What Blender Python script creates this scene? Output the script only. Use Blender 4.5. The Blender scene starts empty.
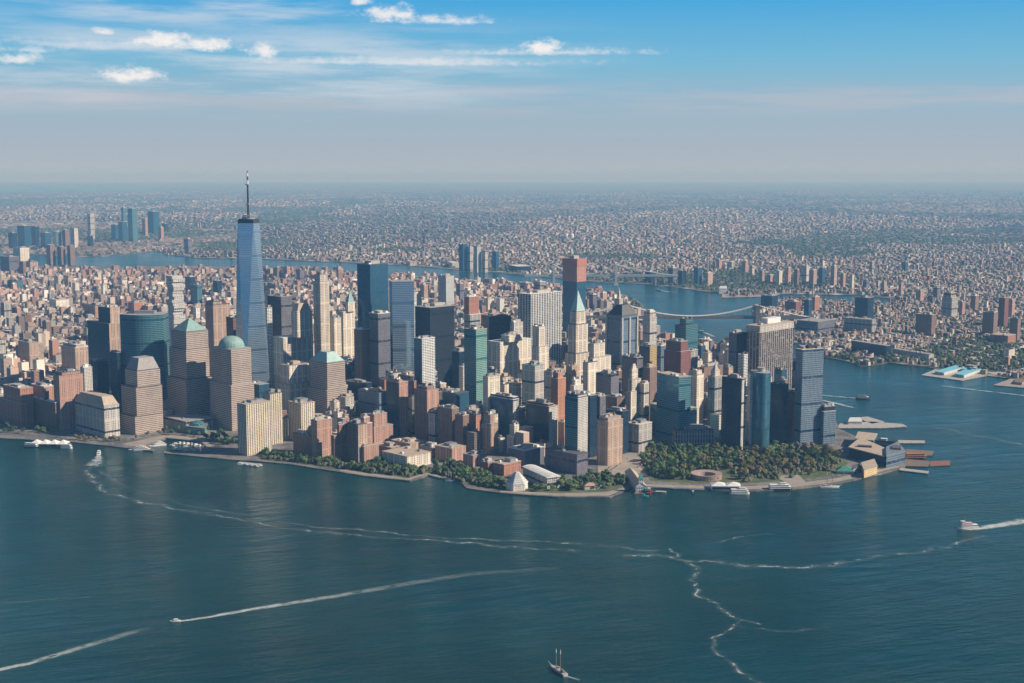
import bpy, math, random
import numpy as np
from mathutils import Vector, noise as mnoise
from mathutils.geometry import tessellate_polygon

R = math.radians
SC = bpy.context.scene
COL = SC.collection

# ---------------------------------------------------------------- camera, sky, sun, exposure
F_PX, CX, CY, CAM_H = 1308.0, 512.0, 341.5, 533.0
PITCH = math.atan(167.5 / F_PX)
SUN_AZ, SUN_EL = R(101), R(33)          # azimuth clockwise from the view direction (+Y)

cam_d = bpy.data.cameras.new("camera")
cam = bpy.data.objects.new("camera", cam_d)
COL.objects.link(cam)
cam.location = (0, 0, CAM_H)
cam.rotation_euler = (math.pi / 2 - PITCH, 0, 0)
cam_d.sensor_width = 36.0
cam_d.lens = 36.0 * F_PX / 1024.0
cam_d.clip_start = 1.0
cam_d.clip_end = 400000.0
SC.camera = cam

SC.view_settings.view_transform = 'Standard'
SC.view_settings.look = 'None'
SC.view_settings.gamma = 1.0
SC.view_settings.use_curve_mapping = False
SC.view_settings.exposure = 0.24
SC.render.engine = 'CYCLES'
SC.cycles.use_denoising = True
SC.cycles.max_bounces = 5
SC.cycles.diffuse_bounces = 2
SC.cycles.glossy_bounces = 3
SC.cycles.transparent_max_bounces = 8
SC.cycles.volume_bounces = 0

sun_d = bpy.data.lights.new("sun", 'SUN')
sun_d.energy = 5.0
sun_d.angle = R(0.53)
sun_d.color = (1.0, 0.90, 0.76)
sun = bpy.data.objects.new("sun", sun_d)
COL.objects.link(sun)
SUN_DIR = Vector((math.sin(SUN_AZ) * math.cos(SUN_EL), math.cos(SUN_AZ) * math.cos(SUN_EL), math.sin(SUN_EL)))
sun.rotation_euler = SUN_DIR.to_track_quat('Z', 'Y').to_euler()
sun.location = (800, 1500, 3000)


class NG:
    """tiny helper for wiring shader nodes"""
    def __init__(s, tree):
        s.t = tree
    def n(s, typ, **kw):
        nd = s.t.nodes.new(typ)
        for k, v in kw.items():
            setattr(nd, k, v)
        return nd
    def put(s, sock, v):
        if isinstance(v, bpy.types.NodeSocket):
            s.t.links.new(v, sock)
        elif v is not None:
            if isinstance(v, (tuple, list)) and len(v) == 3 and sock.type == 'RGBA':
                v = (*v, 1.0)
            sock.default_value = v
    def math(s, op, a, b=None, c=None, clamp=False):
        nd = s.n('ShaderNodeMath', operation=op, use_clamp=clamp)
        s.put(nd.inputs[0], a)
        if b is not None: s.put(nd.inputs[1], b)
        if c is not None: s.put(nd.inputs[2], c)
        return nd.outputs[0]
    def mix(s, f, a, b, blend='MIX'):
        nd = s.n('ShaderNodeMix', data_type='RGBA', blend_type=blend)
        s.put(nd.inputs[0], f); s.put(nd.inputs[6], a); s.put(nd.inputs[7], b)
        return nd.outputs[2]
    def ramp(s, f, pts, interp='LINEAR'):
        nd = s.n('ShaderNodeValToRGB')
        cr = nd.color_ramp
        cr.interpolation = interp
        while len(cr.elements) < len(pts): cr.elements.new(0.5)
        while len(cr.elements) > len(pts): cr.elements.remove(cr.elements[-1])
        for e, (p, c) in zip(cr.elements, pts):
            e.position = p
            e.color = (*c, 1.0) if len(c) == 3 else c
        s.put(nd.inputs[0], f)
        return nd.outputs[0]
    def smooth(s, v, lo, hi):
        nd = s.n('ShaderNodeMapRange', interpolation_type='SMOOTHSTEP')
        s.put(nd.inputs[0], v); s.put(nd.inputs[1], lo); s.put(nd.inputs[2], hi)
        return nd.outputs[0]
    def noise(s, vec, scale, detail=3.0, rough=0.55, dim='3D', out=0):
        nd = s.n('ShaderNodeTexNoise', noise_dimensions=dim)
        if vec is not None: s.put(nd.inputs['Vector'], vec)
        s.put(nd.inputs['Scale'], scale); s.put(nd.inputs['Detail'], detail); s.put(nd.inputs['Roughness'], rough)
        return nd.outputs[out]
    def xyz(s, x, y, z):
        nd = s.n('ShaderNodeCombineXYZ')
        s.put(nd.inputs[0], x); s.put(nd.inputs[1], y); s.put(nd.inputs[2], z)
        return nd.outputs[0]


def make_world():
    w = bpy.data.worlds.new("World")
    SC.world = w
    w.use_nodes = True
    t = w.node_tree
    t.nodes.clear()
    g = NG(t)
    out = g.n('ShaderNodeOutputWorld')
    bg = g.n('ShaderNodeBackground')
    bg.inputs[1].default_value = SKY_STRENGTH
    t.links.new(bg.outputs[0], out.inputs[0])
    sky = g.n('ShaderNodeTexSky', sky_type='NISHITA')
    sky.sun_disc = False
    sky.sun_elevation = SUN_EL
    sky.sun_rotation = SUN_AZ
    sky.altitude = 300
    sky.air_density = 1.0
    sky.dust_density = 0.6
    sky.ozone_density = 3.0
    tc = g.n('ShaderNodeTexCoord')
    sep = g.n('ShaderNodeSeparateXYZ')
    g.put(sep.inputs[0], tc.outputs['Generated'])
    az = g.math('MULTIPLY', g.math('ARCTAN2', sep.outputs[0], sep.outputs[1]), 57.2958)   # degrees right of +Y
    el = g.math('MULTIPLY', g.math('ARCSINE', sep.outputs[2]), 57.2958)                    # degrees of elevation
    base = sky.outputs[0]
    # deep blue overhead, a dull lilac-grey summer haze low down
    k = 1.0 / SKY_STRENGTH
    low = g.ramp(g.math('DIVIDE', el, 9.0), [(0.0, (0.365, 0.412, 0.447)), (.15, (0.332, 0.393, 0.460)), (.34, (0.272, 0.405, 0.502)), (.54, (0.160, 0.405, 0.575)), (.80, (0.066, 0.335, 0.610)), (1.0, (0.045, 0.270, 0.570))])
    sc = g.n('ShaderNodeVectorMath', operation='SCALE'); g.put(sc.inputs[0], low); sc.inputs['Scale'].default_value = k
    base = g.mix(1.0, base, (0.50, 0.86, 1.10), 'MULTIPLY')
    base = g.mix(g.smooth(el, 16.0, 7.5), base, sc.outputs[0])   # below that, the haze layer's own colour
    # added tint: the unseen sky beside and behind is bluer, to darken shaded walls
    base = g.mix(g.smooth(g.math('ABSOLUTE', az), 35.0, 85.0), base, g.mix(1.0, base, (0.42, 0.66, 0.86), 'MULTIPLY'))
    # thin streaks of high cloud
    v1 = g.xyz(g.math('MULTIPLY', az, 0.10), g.math('MULTIPLY', el, 0.95), 3.1)
    n1 = g.noise(v1, 1.0, 6.0, 0.60)
    left = g.smooth(az, 7.5, -9.0)
    band = g.math('MULTIPLY', g.smooth(el, 2.0, 3.8), g.smooth(el, 7.2, 4.8))
    c1 = g.math('MULTIPLY', g.smooth(n1, 0.38, 0.66), g.math('MULTIPLY', band, left))
    base = g.mix(g.math('MULTIPLY', c1, 0.64), base, tuple(c * k for c in (0.62, 0.63, 0.67)))
    v2 = g.xyz(g.math('MULTIPLY', az, 0.13), g.math('MULTIPLY', el, 1.5), 9.7)
    n2 = g.noise(v2, 1.0, 5.0, 0.6)
    band2 = g.math('MULTIPLY', g.smooth(el, 2.2, 3.0), g.smooth(el, 4.2, 3.3))
    c2 = g.math('MULTIPLY', g.smooth(n2, 0.36, 0.62), band2)
    base = g.mix(g.math('MULTIPLY', c2, 0.40), base, tuple(c * k for c in (0.47, 0.44, 0.48)))
    v3 = g.xyz(g.math('MULTIPLY', az, 0.09), g.math('MULTIPLY', el, 0.8), 21.3)
    n3 = g.noise(v3, 1.0, 5.0, 0.6)
    c3 = g.math('MULTIPLY', g.smooth(n3, 0.50, 0.70), g.math('MULTIPLY', g.smooth(el, 5.6, 6.6), g.smooth(az, 6.0, -12.0)))
    base = g.mix(g.math('MULTIPLY', c3, 0.6), base, tuple(c * k for c in (0.55, 0.60, 0.66)))
    # small cumulus: (azimuth, elevation, half width, half height, density)
    puffs = [(-15.9, 3.98, 1.5, 0.44, 1.0), (-14.6, 5.45, 1.2, 0.44, 1.0), (-12.9, 5.27, 1.3, 0.38, .95), (-10.5, 5.12, .75, .42, .95),
             (-20.3, 4.55, 1.0, 0.3, .8), (1.2, 5.35, 1.0, 0.44, 1.0), (-5.3, 6.72, 1.4, 0.5, .9), (-3.2, 6.45, 2.4, 0.3, .75),
             (-6.4, 7.2, .5, .35, .9), (-17.0, 5.75, .5, .22, .8), (-19.9, 4.95, 1.2, .2, .5), (-15.9, 5.2, 5.2, .28, .35), (2.0, 5.15, 4.2, .22, .55), (-4.5, 4.72, 8.0, .25, .5)]
    v4 = g.xyz(g.math('MULTIPLY', az, 1.5), g.math('MULTIPLY', el, 2.6), 1.3)
    n4 = g.math('SUBTRACT', g.noise(v4, 1.0, 5.0, 0.65), 0.5)
    for (a, e, hw, hh, dn) in puffs:
        dx = g.math('DIVIDE', g.math('SUBTRACT', az, a), hw)
        ez = g.math('DIVIDE', g.math('SUBTRACT', el, e), hh)
        ez = g.math('MAXIMUM', ez, g.math('MULTIPLY', ez, -1.9))            # flat underside
        d = g.math('SQRT', g.math('ADD', g.math('POWER', dx, 2.0), g.math('POWER', ez, 2.0)))
        d = g.math('ADD', d, g.math('MULTIPLY', n4, 2.6))
        m = g.math('MULTIPLY', g.smooth(d, 1.20, 0.0), dn)
        base = g.mix(g.math('MULTIPLY', m, .92), base, tuple(c * k for c in (0.80, 0.76, 0.74)))
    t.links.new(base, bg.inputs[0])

SKY_STRENGTH = 0.05
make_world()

# ---------------------------------------------------------------- photograph geometry: rays from the camera to the place
CP, SP = math.cos(PITCH), math.sin(PITCH)
def ray(px, py):
    u, v = (px - CX) / F_PX, (CY - py) / F_PX
    return u, CP + v * SP, -SP + v * CP
def g(px, py, z=0.0):
    """the point at height z seen at this place of the photograph"""
    x, y, dz = ray(px, py)
    s = (z - CAM_H) / dz
    return (x * s, y * s)
def at(px, py, D):
    """the point at ground distance D"""
    x, y, dz = ray(px, py)
    return (x / y * D, D, CAM_H + dz / y * D)
def proj(X, Y, Z):
    w = Y * CP + (CAM_H - Z) * SP
    up = Y * SP - (CAM_H - Z) * CP
    return CX + F_PX * X / w, CY - F_PX * up / w

# ---------------------------------------------------------------- objects and meshes
def tag(o, label=None, cat=None, group=None, kind=None):
    if label: o['label'] = label
    if cat: o['category'] = cat
    if group: o['group'] = group
    if kind: o['kind'] = kind
    return o
def empty(name, loc, label=None, cat=None, group=None, rz=0.0):
    o = bpy.data.objects.new(name, None)
    o.empty_display_size = 5
    o.location = loc
    o.rotation_euler = (0, 0, rz)
    COL.objects.link(o)
    return tag(o, label, cat, group)

class M:
    """collects shapes, then links them as one mesh object"""
    def __init__(s):
        s.v, s.f, s.uv = [], [], []
    def face(s, pts, uvs=None):
        b = len(s.v)
        s.v += [tuple(p) for p in pts]
        s.f.append(tuple(range(b, b + len(pts))))
        s.uv += (uvs or [(p[0], p[1]) for p in pts])
    def prism(s, poly, z0, z1, poly2=None, cap=True, bottom=False):
        """walls carry metres in their uv map; poly counter-clockwise"""
        p2 = poly2 or poly
        n = len(poly)
        u = 0.0
        for i in range(n):
            a, b = poly[i], poly[(i + 1) % n]
            c, d = p2[(i + 1) % n], p2[i]
            L = math.hypot(b[0] - a[0], b[1] - a[1])
            s.face([(a[0], a[1], z0), (b[0], b[1], z0), (c[0], c[1], z1), (d[0], d[1], z1)],
                   [(u, z0), (u + L, z0), (u + L, z1), (u, z1)])
            u += math.ceil(L / 30.0) * 30.0 + 0.7
        if cap:
            s.face([(p[0], p[1], z1) for p in p2])
        if bottom:
            s.face([(p[0], p[1], z0) for p in reversed(poly)])
    def box(s, cx, cy, z0, sx, sy, sz, rz=0.0, bottom=True):
        c, q = math.cos(rz), math.sin(rz)
        P = [(cx + x * c - y * q, cy + x * q + y * c) for x, y in ((-sx/2, -sy/2), (sx/2, -sy/2), (sx/2, sy/2), (-sx/2, sy/2))]
        s.prism(P, z0, z0 + sz, bottom=bottom)
    def cyl(s, cx, cy, z0, z1, r0, r1=None, n=12, cap=True):
        r1 = r0 if r1 is None else r1
        A = [(cx + r0 * math.cos(2 * math.pi * i / n), cy + r0 * math.sin(2 * math.pi * i / n)) for i in range(n)]
        B = [(cx + r1 * math.cos(2 * math.pi * i / n), cy + r1 * math.sin(2 * math.pi * i / n)) for i in range(n)]
        s.prism(A, z0, z1, B, cap=cap, bottom=True)
    def cone(s, poly, z0, apex):
        n = len(poly)
        for i in range(n):
            a, b = poly[i], poly[(i + 1) % n]
            s.face([(a[0], a[1], z0), (b[0], b[1], z0), tuple(apex)], [(0, z0), (10, z0), (5, apex[2])])
    def tube(s, pts, r, n=6):
        pts = [Vector(p) for p in pts]
        rings = []
        for i, p in enumerate(pts):
            d = (pts[min(i + 1, len(pts) - 1)] - pts[max(i - 1, 0)]).normalized()
            a = d.cross(Vector((0, 0, 1)))
            a = a.normalized() if a.length > 1e-4 else Vector((1, 0, 0))
            b = a.cross(d)
            rr = r[i] if isinstance(r, (list, tuple)) else r
            rings.append([p + (a * math.cos(2 * math.pi * k / n) + b * math.sin(2 * math.pi * k / n)) * rr for k in range(n)])
        for i in range(len(rings) - 1):
            for k in range(n):
                s.face([rings[i][k], rings[i][(k + 1) % n], rings[i + 1][(k + 1) % n], rings[i + 1][k]])
        s.face(rings[0][::-1]); s.face(rings[-1])
    def dome(s, cx, cy, z0, r, h, n=16, m=5):
        for j in range(m):
            t0, t1 = math.pi / 2 * j / m, math.pi / 2 * (j + 1) / m
            for i in range(n):
                a0, a1 = 2 * math.pi * i / n, 2 * math.pi * (i + 1) / n
                P = lambda t, a: (cx + r * math.cos(t) * math.cos(a), cy + r * math.cos(t) * math.sin(a), z0 + h * math.sin(t))
                if j < m - 1: s.face([P(t0, a0), P(t0, a1), P(t1, a1), P(t1, a0)])
                else: s.face([P(t0, a0), P(t0, a1), P(t1, a0)])
    def mesh(s, name):
        me = bpy.data.meshes.new(name)
        me.from_pydata(s.v, [], s.f)
        uvl = me.uv_layers.new(name="UVMap")
        uvl.data.foreach_set('uv', np.array(s.uv, dtype=np.float32).ravel())
        return me
    def build(s, name, mat, parent=None, loc=None):
        me = s.mesh(name)
        me.materials.append(mat)
        o = bpy.data.objects.new(name, me)
        COL.objects.link(o)
        if parent is not None: o.parent = parent
        if loc: o.location = loc
        return o

def sheet(name, poly, z, mat, kind='structure', wall=None, wallmat=None):
    """a flat area of any outline; wall: depth of the quay under its edge"""
    tris = tessellate_polygon([[Vector((p[0], p[1], 0)) for p in poly]])
    m = M()
    for t in tris:
        P = [poly[i] for i in t]
        ar = (P[1][0]-P[0][0])*(P[2][1]-P[0][1]) - (P[1][1]-P[0][1])*(P[2][0]-P[0][0])
        if ar < 0: P = P[::-1]
        m.face([(p[0], p[1], z) for p in P])
    if wall:
        ar = sum(poly[i][0]*poly[(i+1)%len(poly)][1]-poly[(i+1)%len(poly)][0]*poly[i][1] for i in range(len(poly)))
        P = poly if ar > 0 else poly[::-1]
        m.prism(P, z - wall, z, cap=False)
    return tag(m.build(name, mat), kind=kind)

# ---------------------------------------------------------------- materials
def principled(name):
    m = bpy.data.materials.new(name)
    m.use_nodes = True
    t = m.node_tree
    return m, NG(t), t.nodes['Principled BSDF']

_mc = {}
def plain(name, col, rough=0.75, var=0.18, scale=0.15, metal=0.0):
    key = (name, col, rough, metal)
    if key in _mc: return _mc[key]
    m, n, b = principled(name)
    geo = n.n('ShaderNodeNewGeometry')
    nz = n.noise(geo.outputs['Position'], scale, 4.0, 0.6)
    f = n.math('MULTIPLY_ADD', nz, var * 4, 1.0 - var * 2)
    c = n.n('ShaderNodeVectorMath', operation='SCALE')
    c.inputs[0].default_value = col
    n.put(c.inputs['Scale'], f)
    n.put(b.inputs['Base Color'], c.outputs[0])
    b.inputs['Roughness'].default_value = rough
    b.inputs['Metallic'].default_value = metal
    _mc[key] = m
    return m

def facade_group():
    t = bpy.data.node_groups.new("facade", 'ShaderNodeTree')
    I = t.interface
    for nm, ty, dv in (("Wall", 'NodeSocketColor', (.5, .5, .5, 1)), ("Glass", 'NodeSocketColor', (.03, .05, .07, 1)), ("Bay", 'NodeSocketFloat', 3.0), ("Floor", 'NodeSocketFloat', 3.6),
                       ("WinW", 'NodeSocketFloat', .5), ("WinH", 'NodeSocketFloat', .5), ("Rough", 'NodeSocketFloat', .12), ("Metal", 'NodeSocketFloat', 0.0), ("Blind", 'NodeSocketFloat', .25), ("Group", 'NodeSocketFloat', 0.0), ("Plant", 'NodeSocketFloat', 0.0)):
        s = I.new_socket(nm, in_out='INPUT', socket_type=ty)
        s.default_value = dv
    I.new_socket("BSDF", in_out='OUTPUT', socket_type='NodeSocketShader')
    n = NG(t)
    gi = n.n('NodeGroupInput'); go = n.n('NodeGroupOutput')
    uv = n.n('ShaderNodeUVMap', uv_map="UVMap")
    sp = n.n('ShaderNodeSeparateXYZ'); n.put(sp.inputs[0], uv.outputs[0])
    cu = n.math('DIVIDE', sp.outputs[0], gi.outputs['Bay']); cv = n.math('DIVIDE', sp.outputs[1], gi.outputs['Floor'])
    fu = n.math('FRACT', cu); fv = n.math('FRACT', cv)
    mu = n.math('LESS_THAN', n.math('ABSOLUTE', n.math('SUBTRACT', fu, .5)), n.math('MULTIPLY', gi.outputs['WinW'], .5))
    mv = n.math('LESS_THAN', n.math('ABSOLUTE', n.math('SUBTRACT', fv, .5)), n.math('MULTIPLY', gi.outputs['WinH'], .5))
    win = n.math('MULTIPLY', mu, mv)
    oi = n.n('ShaderNodeObjectInfo')
    wn = n.n('ShaderNodeTexWhiteNoise', noise_dimensions='3D')
    n.put(wn.inputs['Vector'], n.xyz(n.math('FLOOR', cu), n.math('FLOOR', cv), n.math('MULTIPLY', oi.outputs['Random'], 91.0)))
    # wider piers between groups of bays, belt courses and dark plant floors between groups of storeys
    gp = n.math('LESS_THAN', n.math('FRACT', n.math('ADD', n.math('DIVIDE', cu, 4.0), n.math('MULTIPLY', oi.outputs['Random'], 7.0))), .24)
    fg = n.math('FRACT', n.math('ADD', n.math('DIVIDE', cv, 13.0), n.math('MULTIPLY', oi.outputs['Random'], 3.0)))
    belt = n.math('LESS_THAN', fg, .075)
    plant = n.math('LESS_THAN', n.math('ABSOLUTE', n.math('SUBTRACT', fg, .52)), .045)
    stone = n.math('MAXIMUM', gp, belt)
    win = n.math('MULTIPLY', win, n.math('SUBTRACT', 1.0, n.math('MULTIPLY', stone, gi.outputs['Group'])))
    win = n.math('MAXIMUM', win, n.math('MULTIPLY', plant, gi.outputs['Plant']))
    # some panes have blinds drawn or lie open, none is exactly like the next
    bl = n.math('MULTIPLY', n.math('POWER', wn.outputs[0], 5.0), gi.outputs['Blind'])
    gl = n.mix(bl, gi.outputs['Glass'], n.mix(.5, gi.outputs['Wall'], (.5, .5, .5, 1)))
    pv = n.math('MULTIPLY_ADD', n.math('SUBTRACT', wn.outputs[0], .5), n.math('MULTIPLY_ADD', gi.outputs['Metal'], -.5, .52), 1.0)
    sv = n.n('ShaderNodeVectorMath', operation='SCALE'); n.put(sv.inputs[0], gl); n.put(sv.inputs['Scale'], pv); gl = sv.outputs[0]
    geo = n.n('ShaderNodeNewGeometry')
    big = n.noise(geo.outputs['Position'], .035, 3.0)
    stre = n.noise(n.xyz(n.math('MULTIPLY', sp.outputs[0], .35), n.math('MULTIPLY', sp.outputs[1], .03), oi.outputs['Random']), 1.0, 3.0)
    dirt = n.math('ADD', n.math('MULTIPLY', big, .5), n.math('ADD', n.math('MULTIPLY', stre, .45), .52))
    rnd = n.math('MULTIPLY_ADD', oi.outputs['Random'], .16, .92)
    wc = n.n('ShaderNodeVectorMath', operation='SCALE')
    n.put(wc.inputs[0], gi.outputs['Wall']); n.put(wc.inputs['Scale'], n.math('MULTIPLY', dirt, rnd))
    col = n.mix(win, wc.outputs[0], gl)
    b = n.n('ShaderNodeBsdfPrincipled')
    n.put(b.inputs['Base Color'], col)
    n.put(b.inputs['Roughness'], n.math('ADD', n.math('MULTIPLY', n.math('SUBTRACT', 1.0, win), .8), n.math('MULTIPLY', win, gi.outputs['Rough']), clamp=True))
    n.put(b.inputs['Metallic'], n.math('MULTIPLY', win, gi.outputs['Metal']))
    # recessed panes and slightly uneven glass
    hgt = n.math('MULTIPLY', win, -.35)
    bp = n.n('ShaderNodeBump'); n.put(bp.inputs['Strength'], n.math('MULTIPLY_ADD', gi.outputs['Metal'], -.35, .35, clamp=True)); bp.inputs['Distance'].default_value = .3
    n.put(bp.inputs['Height'], hgt); n.put(b.inputs['Normal'], bp.outputs[0])
    t.links.new(b.outputs[0], go.inputs[0])
    return t
FG = facade_group()
def facade(name, wall, glass=(.02, .035, .05), bay=3.2, fl=3.6, ww=.5, wh=.5, rough=.12, metal=0.0, blind=.25):
    key = (name, wall, glass, bay, fl, ww, wh, rough, metal)
    if key in _mc: return _mc[key]
    m = bpy.data.materials.new(name)
    m.use_nodes = True
    t = m.node_tree
    t.nodes.clear()
    o = t.nodes.new('ShaderNodeOutputMaterial')
    gnode = t.nodes.new('ShaderNodeGroup'); gnode.node_tree = FG
    for k, v in (("Wall", (*wall, 1)), ("Glass", (*glass, 1)), ("Bay", bay), ("Floor", fl), ("WinW", ww), ("WinH", wh), ("Rough", rough), ("Metal", metal), ("Blind", blind), ("Group", 1.0 if 'stone' in name or 'brick' in name or name in ('pale_grey_facade', 'white_facade') else 0.0),
                 ("Plant", 1.0 if 'glass' in name or name in ('mauve_grey_facade', 'pale_grey_facade', 'grey_stone_facade', 'black_steel_facade', 'grey_blue_grid_facade') else 0.0)):
        gnode.inputs[k].default_value = v
    t.links.new(gnode.outputs[0], o.inputs[0])
    _mc[key] = m
    return m

DK = (.015, .025, .04)
FAC = {
 'granite': facade('granite_ribbon_facade', (.46, .365, .30), (.05, .06, .08), 3.0, 3.9, .84, .40, .15),
 'limestone': facade('limestone_facade', (.64, .56, .46), DK, 3.6, 3.8, .46, .70),
 'cream': facade('cream_stone_facade', (.68, .61, .50), (.05, .05, .05), 4.0, 3.7, .40, .66),
 'ivory_rib': facade('ivory_ribbed_facade', (.66, .57, .43), (.05, .05, .06), 5.2, 3.0, .50, .74),
 'tan': facade('tan_brick_facade', (.46, .33, .25), DK, 4.0, 3.1, .40, .62),
 'brick': facade('red_brick_facade', (.38, .18, .125), (.04, .045, .05), 3.8, 3.1, .42, .58),
 'pinkbrick': facade('pink_brick_facade', (.46, .275, .21), (.05, .05, .06), 4.2, 3.1, .42, .60),
 'orange': facade('orange_brick_facade', (.46, .215, .125), DK, 3.2, 3.1, .36, .46),
 'maroon': facade('maroon_granite_facade', (.25, .10, .085), (.03, .03, .04), 3.0, 3.7, .5, .5),
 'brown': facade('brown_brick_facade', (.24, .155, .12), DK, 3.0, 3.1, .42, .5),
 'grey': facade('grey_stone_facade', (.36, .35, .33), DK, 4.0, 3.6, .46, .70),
 'greige': facade('pale_grey_facade', (.50, .47, .42), (.03, .04, .06), 3.6, 3.6, .48, .58),
 'white': facade('white_facade', (.70, .66, .58), (.04, .06, .08), 3.4, 3.3, .5, .45),
 'whiteband': facade('white_banded_facade', (.74, .72, .68), (.05, .09, .11), 6.5, 3.4, .86, .52),
 'navy': facade('dark_navy_glass', (.008, .024, .045), (.008, .034, .07), 1.6, 3.9, .80, .78, .10, .12, .08),
 'bluegl': facade('blue_glass', (.03, .085, .13), (.022, .10, .18), 1.6, 3.9, .86, .80, .08, .25, .10),
 'skygl': facade('pale_blue_glass', (.30, .38, .46), (.29, .43, .57), 1.6, 4.0, .92, .86, .07, .82, .03),
 'teal': facade('teal_glass', (.09, .20, .23), (.026, .115, .15), 3.0, 3.9, .92, .55, .08, .30, .08),
 'brightteal': facade('bright_teal_glass', (.13, .27, .32), (.05, .19, .25), 3.0, 3.9, .92, .60, .08, .45, .06),
 'curveglass': facade('sky_blue_glass', (.05, .13, .18), (.06, .19, .27), 1.6, 3.9, .90, .84, .07, .55, .05),
 'greengl': facade('green_glass', (.27, .42, .37), (.04, .18, .16), 1.8, 3.6, .84, .62, .08, .25, .12),
 'black': facade('black_steel_facade', (.012, .018, .028), (.012, .024, .042), 3.2, 4.1, .70, .60, .10, .1, .06),
 'grid28': facade('aluminium_grid_facade', (.52, .52, .50), (.035, .045, .06), 8.8, 4.0, .60, .74, .12),
 'rib55': facade('white_pier_facade', (.56, .51, .46), (.040, .032, .032), 8.4, 4.2, .84, .95, .15),
 'grid1': facade('grey_blue_grid_facade', (.19, .25, .31), (.025, .06, .11), 3.3, 4.1, .62, .66, .10, .15),
 'ripple': facade('rippled_steel_facade', (.46, .47, .46), (.16, .18, .20), 2.8, 3.3, .45, .45, .25, .4),
 'balcony': facade('balcony_facade', (.62, .58, .53), (.06, .075, .08), 3.6, 3.0, .60, .52),
 'goldrib': facade('gold_rib_facade', (.50, .36, .15), DK, 4.2, 3.8, .5, .6),
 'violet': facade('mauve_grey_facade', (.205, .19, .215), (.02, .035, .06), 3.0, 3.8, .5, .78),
 'column': facade('colonnade_facade', (.36, .35, .33), (.04, .05, .06), 5.5, 9.0, .45, .8),
 'net': facade('orange_netting', (.46, .235, .185), (.33, .16, .125), 4.0, 4.0, .7, .35, .7),
 'farglass': facade('hazy_green_glass', (.12, .24, .26), (.07, .20, .23), 3.0, 4.0, .9, .8, .1, .3),
}
FCOL = {'granite': 'beige granite', 'limestone': 'buff limestone', 'cream': 'cream stone', 'tan': 'tan brick', 'brick': 'red brick', 'pinkbrick': 'pinkish brick', 'brown': 'brown brick',
        'grey': 'grey stone', 'greige': 'pale grey', 'white': 'white', 'orange': 'orange brick', 'bluegl': 'blue glass', 'navy': 'dark glass', 'teal': 'teal glass', 'violet': 'mauve grey', 'maroon': 'maroon'}
M_ROOF = plain('roof_gravel', (.34, .32, .30), .9)
M_ROOFD = plain('roof_tar', (.10, .10, .105), .9)
M_ROOFW = plain('roof_white_membrane', (.68, .67, .64), .7)
M_ROOFT = plain('roof_tan', (.46, .37, .28), .85)
M_COPPER = plain('green_copper', (.24, .38, .34), .6)
M_PALECOPPER = plain('pale_copper', (.36, .51, .475), .55)
M_STEEL = plain('grey_steel', (.30, .31, .32), .45, metal=.3)
M_DARK = plain('dark_metal', (.04, .042, .045), .5)
M_WHITE = plain('white_paint', (.76, .75, .72), .5, .06)
M_WOOD = plain('weathered_timber', (.20, .14, .10), .85)
M_TANK = plain('cedar_water_tank', (.16, .10, .07), .9)
M_CONC = plain('concrete', (.40, .38, .35), .85)
M_STONE = plain('bridge_stone', (.22, .19, .165), .85)
M_BSTEEL = plain('bridge_steel', (.50, .54, .56), .6)
M_CABLE = plain('bridge_cable', (.62, .60, .55), .6)
M_RED = plain('red_paint', (.52, .045, .035), .5)
M_TEALP = plain('teal_paint', (.03, .27, .25), .5)
M_CREAMW = plain('cream_plaster', (.60, .53, .42), .8)
M_TURQ = plain('turquoise_roof_sheet', (.22, .58, .72), .5)
M_ORANGE = plain('ferry_orange', (.42, .16, .06), .55)
M_HULLD = plain('dark_hull', (.025, .035, .055), .4)
M_GREENR = plain('green_roof_sheet', (.07, .30, .20), .6)
M_DGLASS = plain('boat_windows', (.02, .03, .04), .15)

# ---------------------------------------------------------------- towers and blocks, each a thing with walls, roof and rooftop parts
rng = random.Random(7)
OCC = []            # (xl, xr, ytop, D, ybase) on the photograph, to leave out what stands wholly hidden
FOOT = []           # footprints (polygons) already built on
ANCHOR = []         # (x, D, short phrase)
GZ = 2.0            # street level above the water

def footprint(xl, xc, xr, yt, D, th, depth):
    X, Y, Z = at(xc, yt, D)
    w0 = Y * CP + (CAM_H - Z) * SP
    X = (xc - CX) / F_PX * w0
    t = R(th)
    dr = (math.cos(t), math.sin(t)); dl = (-math.sin(t), math.cos(t))
    def ln(px, d):
        k = px - CX
        return (k * w0 - F_PX * X) / (F_PX * d[0] - k * d[1] * CP)
    a = ln(xl, dl) if xc - xl > .6 else depth
    b = ln(xr, dr) if xr - xc > .6 else depth
    a, b = min(max(a, 6), 140), min(max(b, 6), 140)
    C = (X, Y)
    P = [C, (X + b*dr[0], Y + b*dr[1]), (X + b*dr[0] + a*dl[0], Y + b*dr[1] + a*dl[1]), (X + a*dl[0], Y + a*dl[1])]
    return P, Z, a, b

def inset(poly, k):
    cx = sum(p[0] for p in poly) / len(poly); cy = sum(p[1] for p in poly) / len(poly)
    out = []
    for p in poly:
        dx, dy = p[0] - cx, p[1] - cy
        L = math.hypot(dx, dy)
        s = max(.05, (L + k * 1.35) / L)
        out.append((cx + dx * s, cy + dy * s))
    return out
def scaled(poly, s, ox=0, oy=0):
    cx = sum(p[0] for p in poly) / len(poly); cy = sum(p[1] for p in poly) / len(poly)
    return [(cx + (p[0] - cx) * s + ox, cy + (p[1] - cy) * s + oy) for p in poly]
def centre(poly):
    return sum(p[0] for p in poly) / len(poly), sum(p[1] for p in poly) / len(poly)

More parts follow.
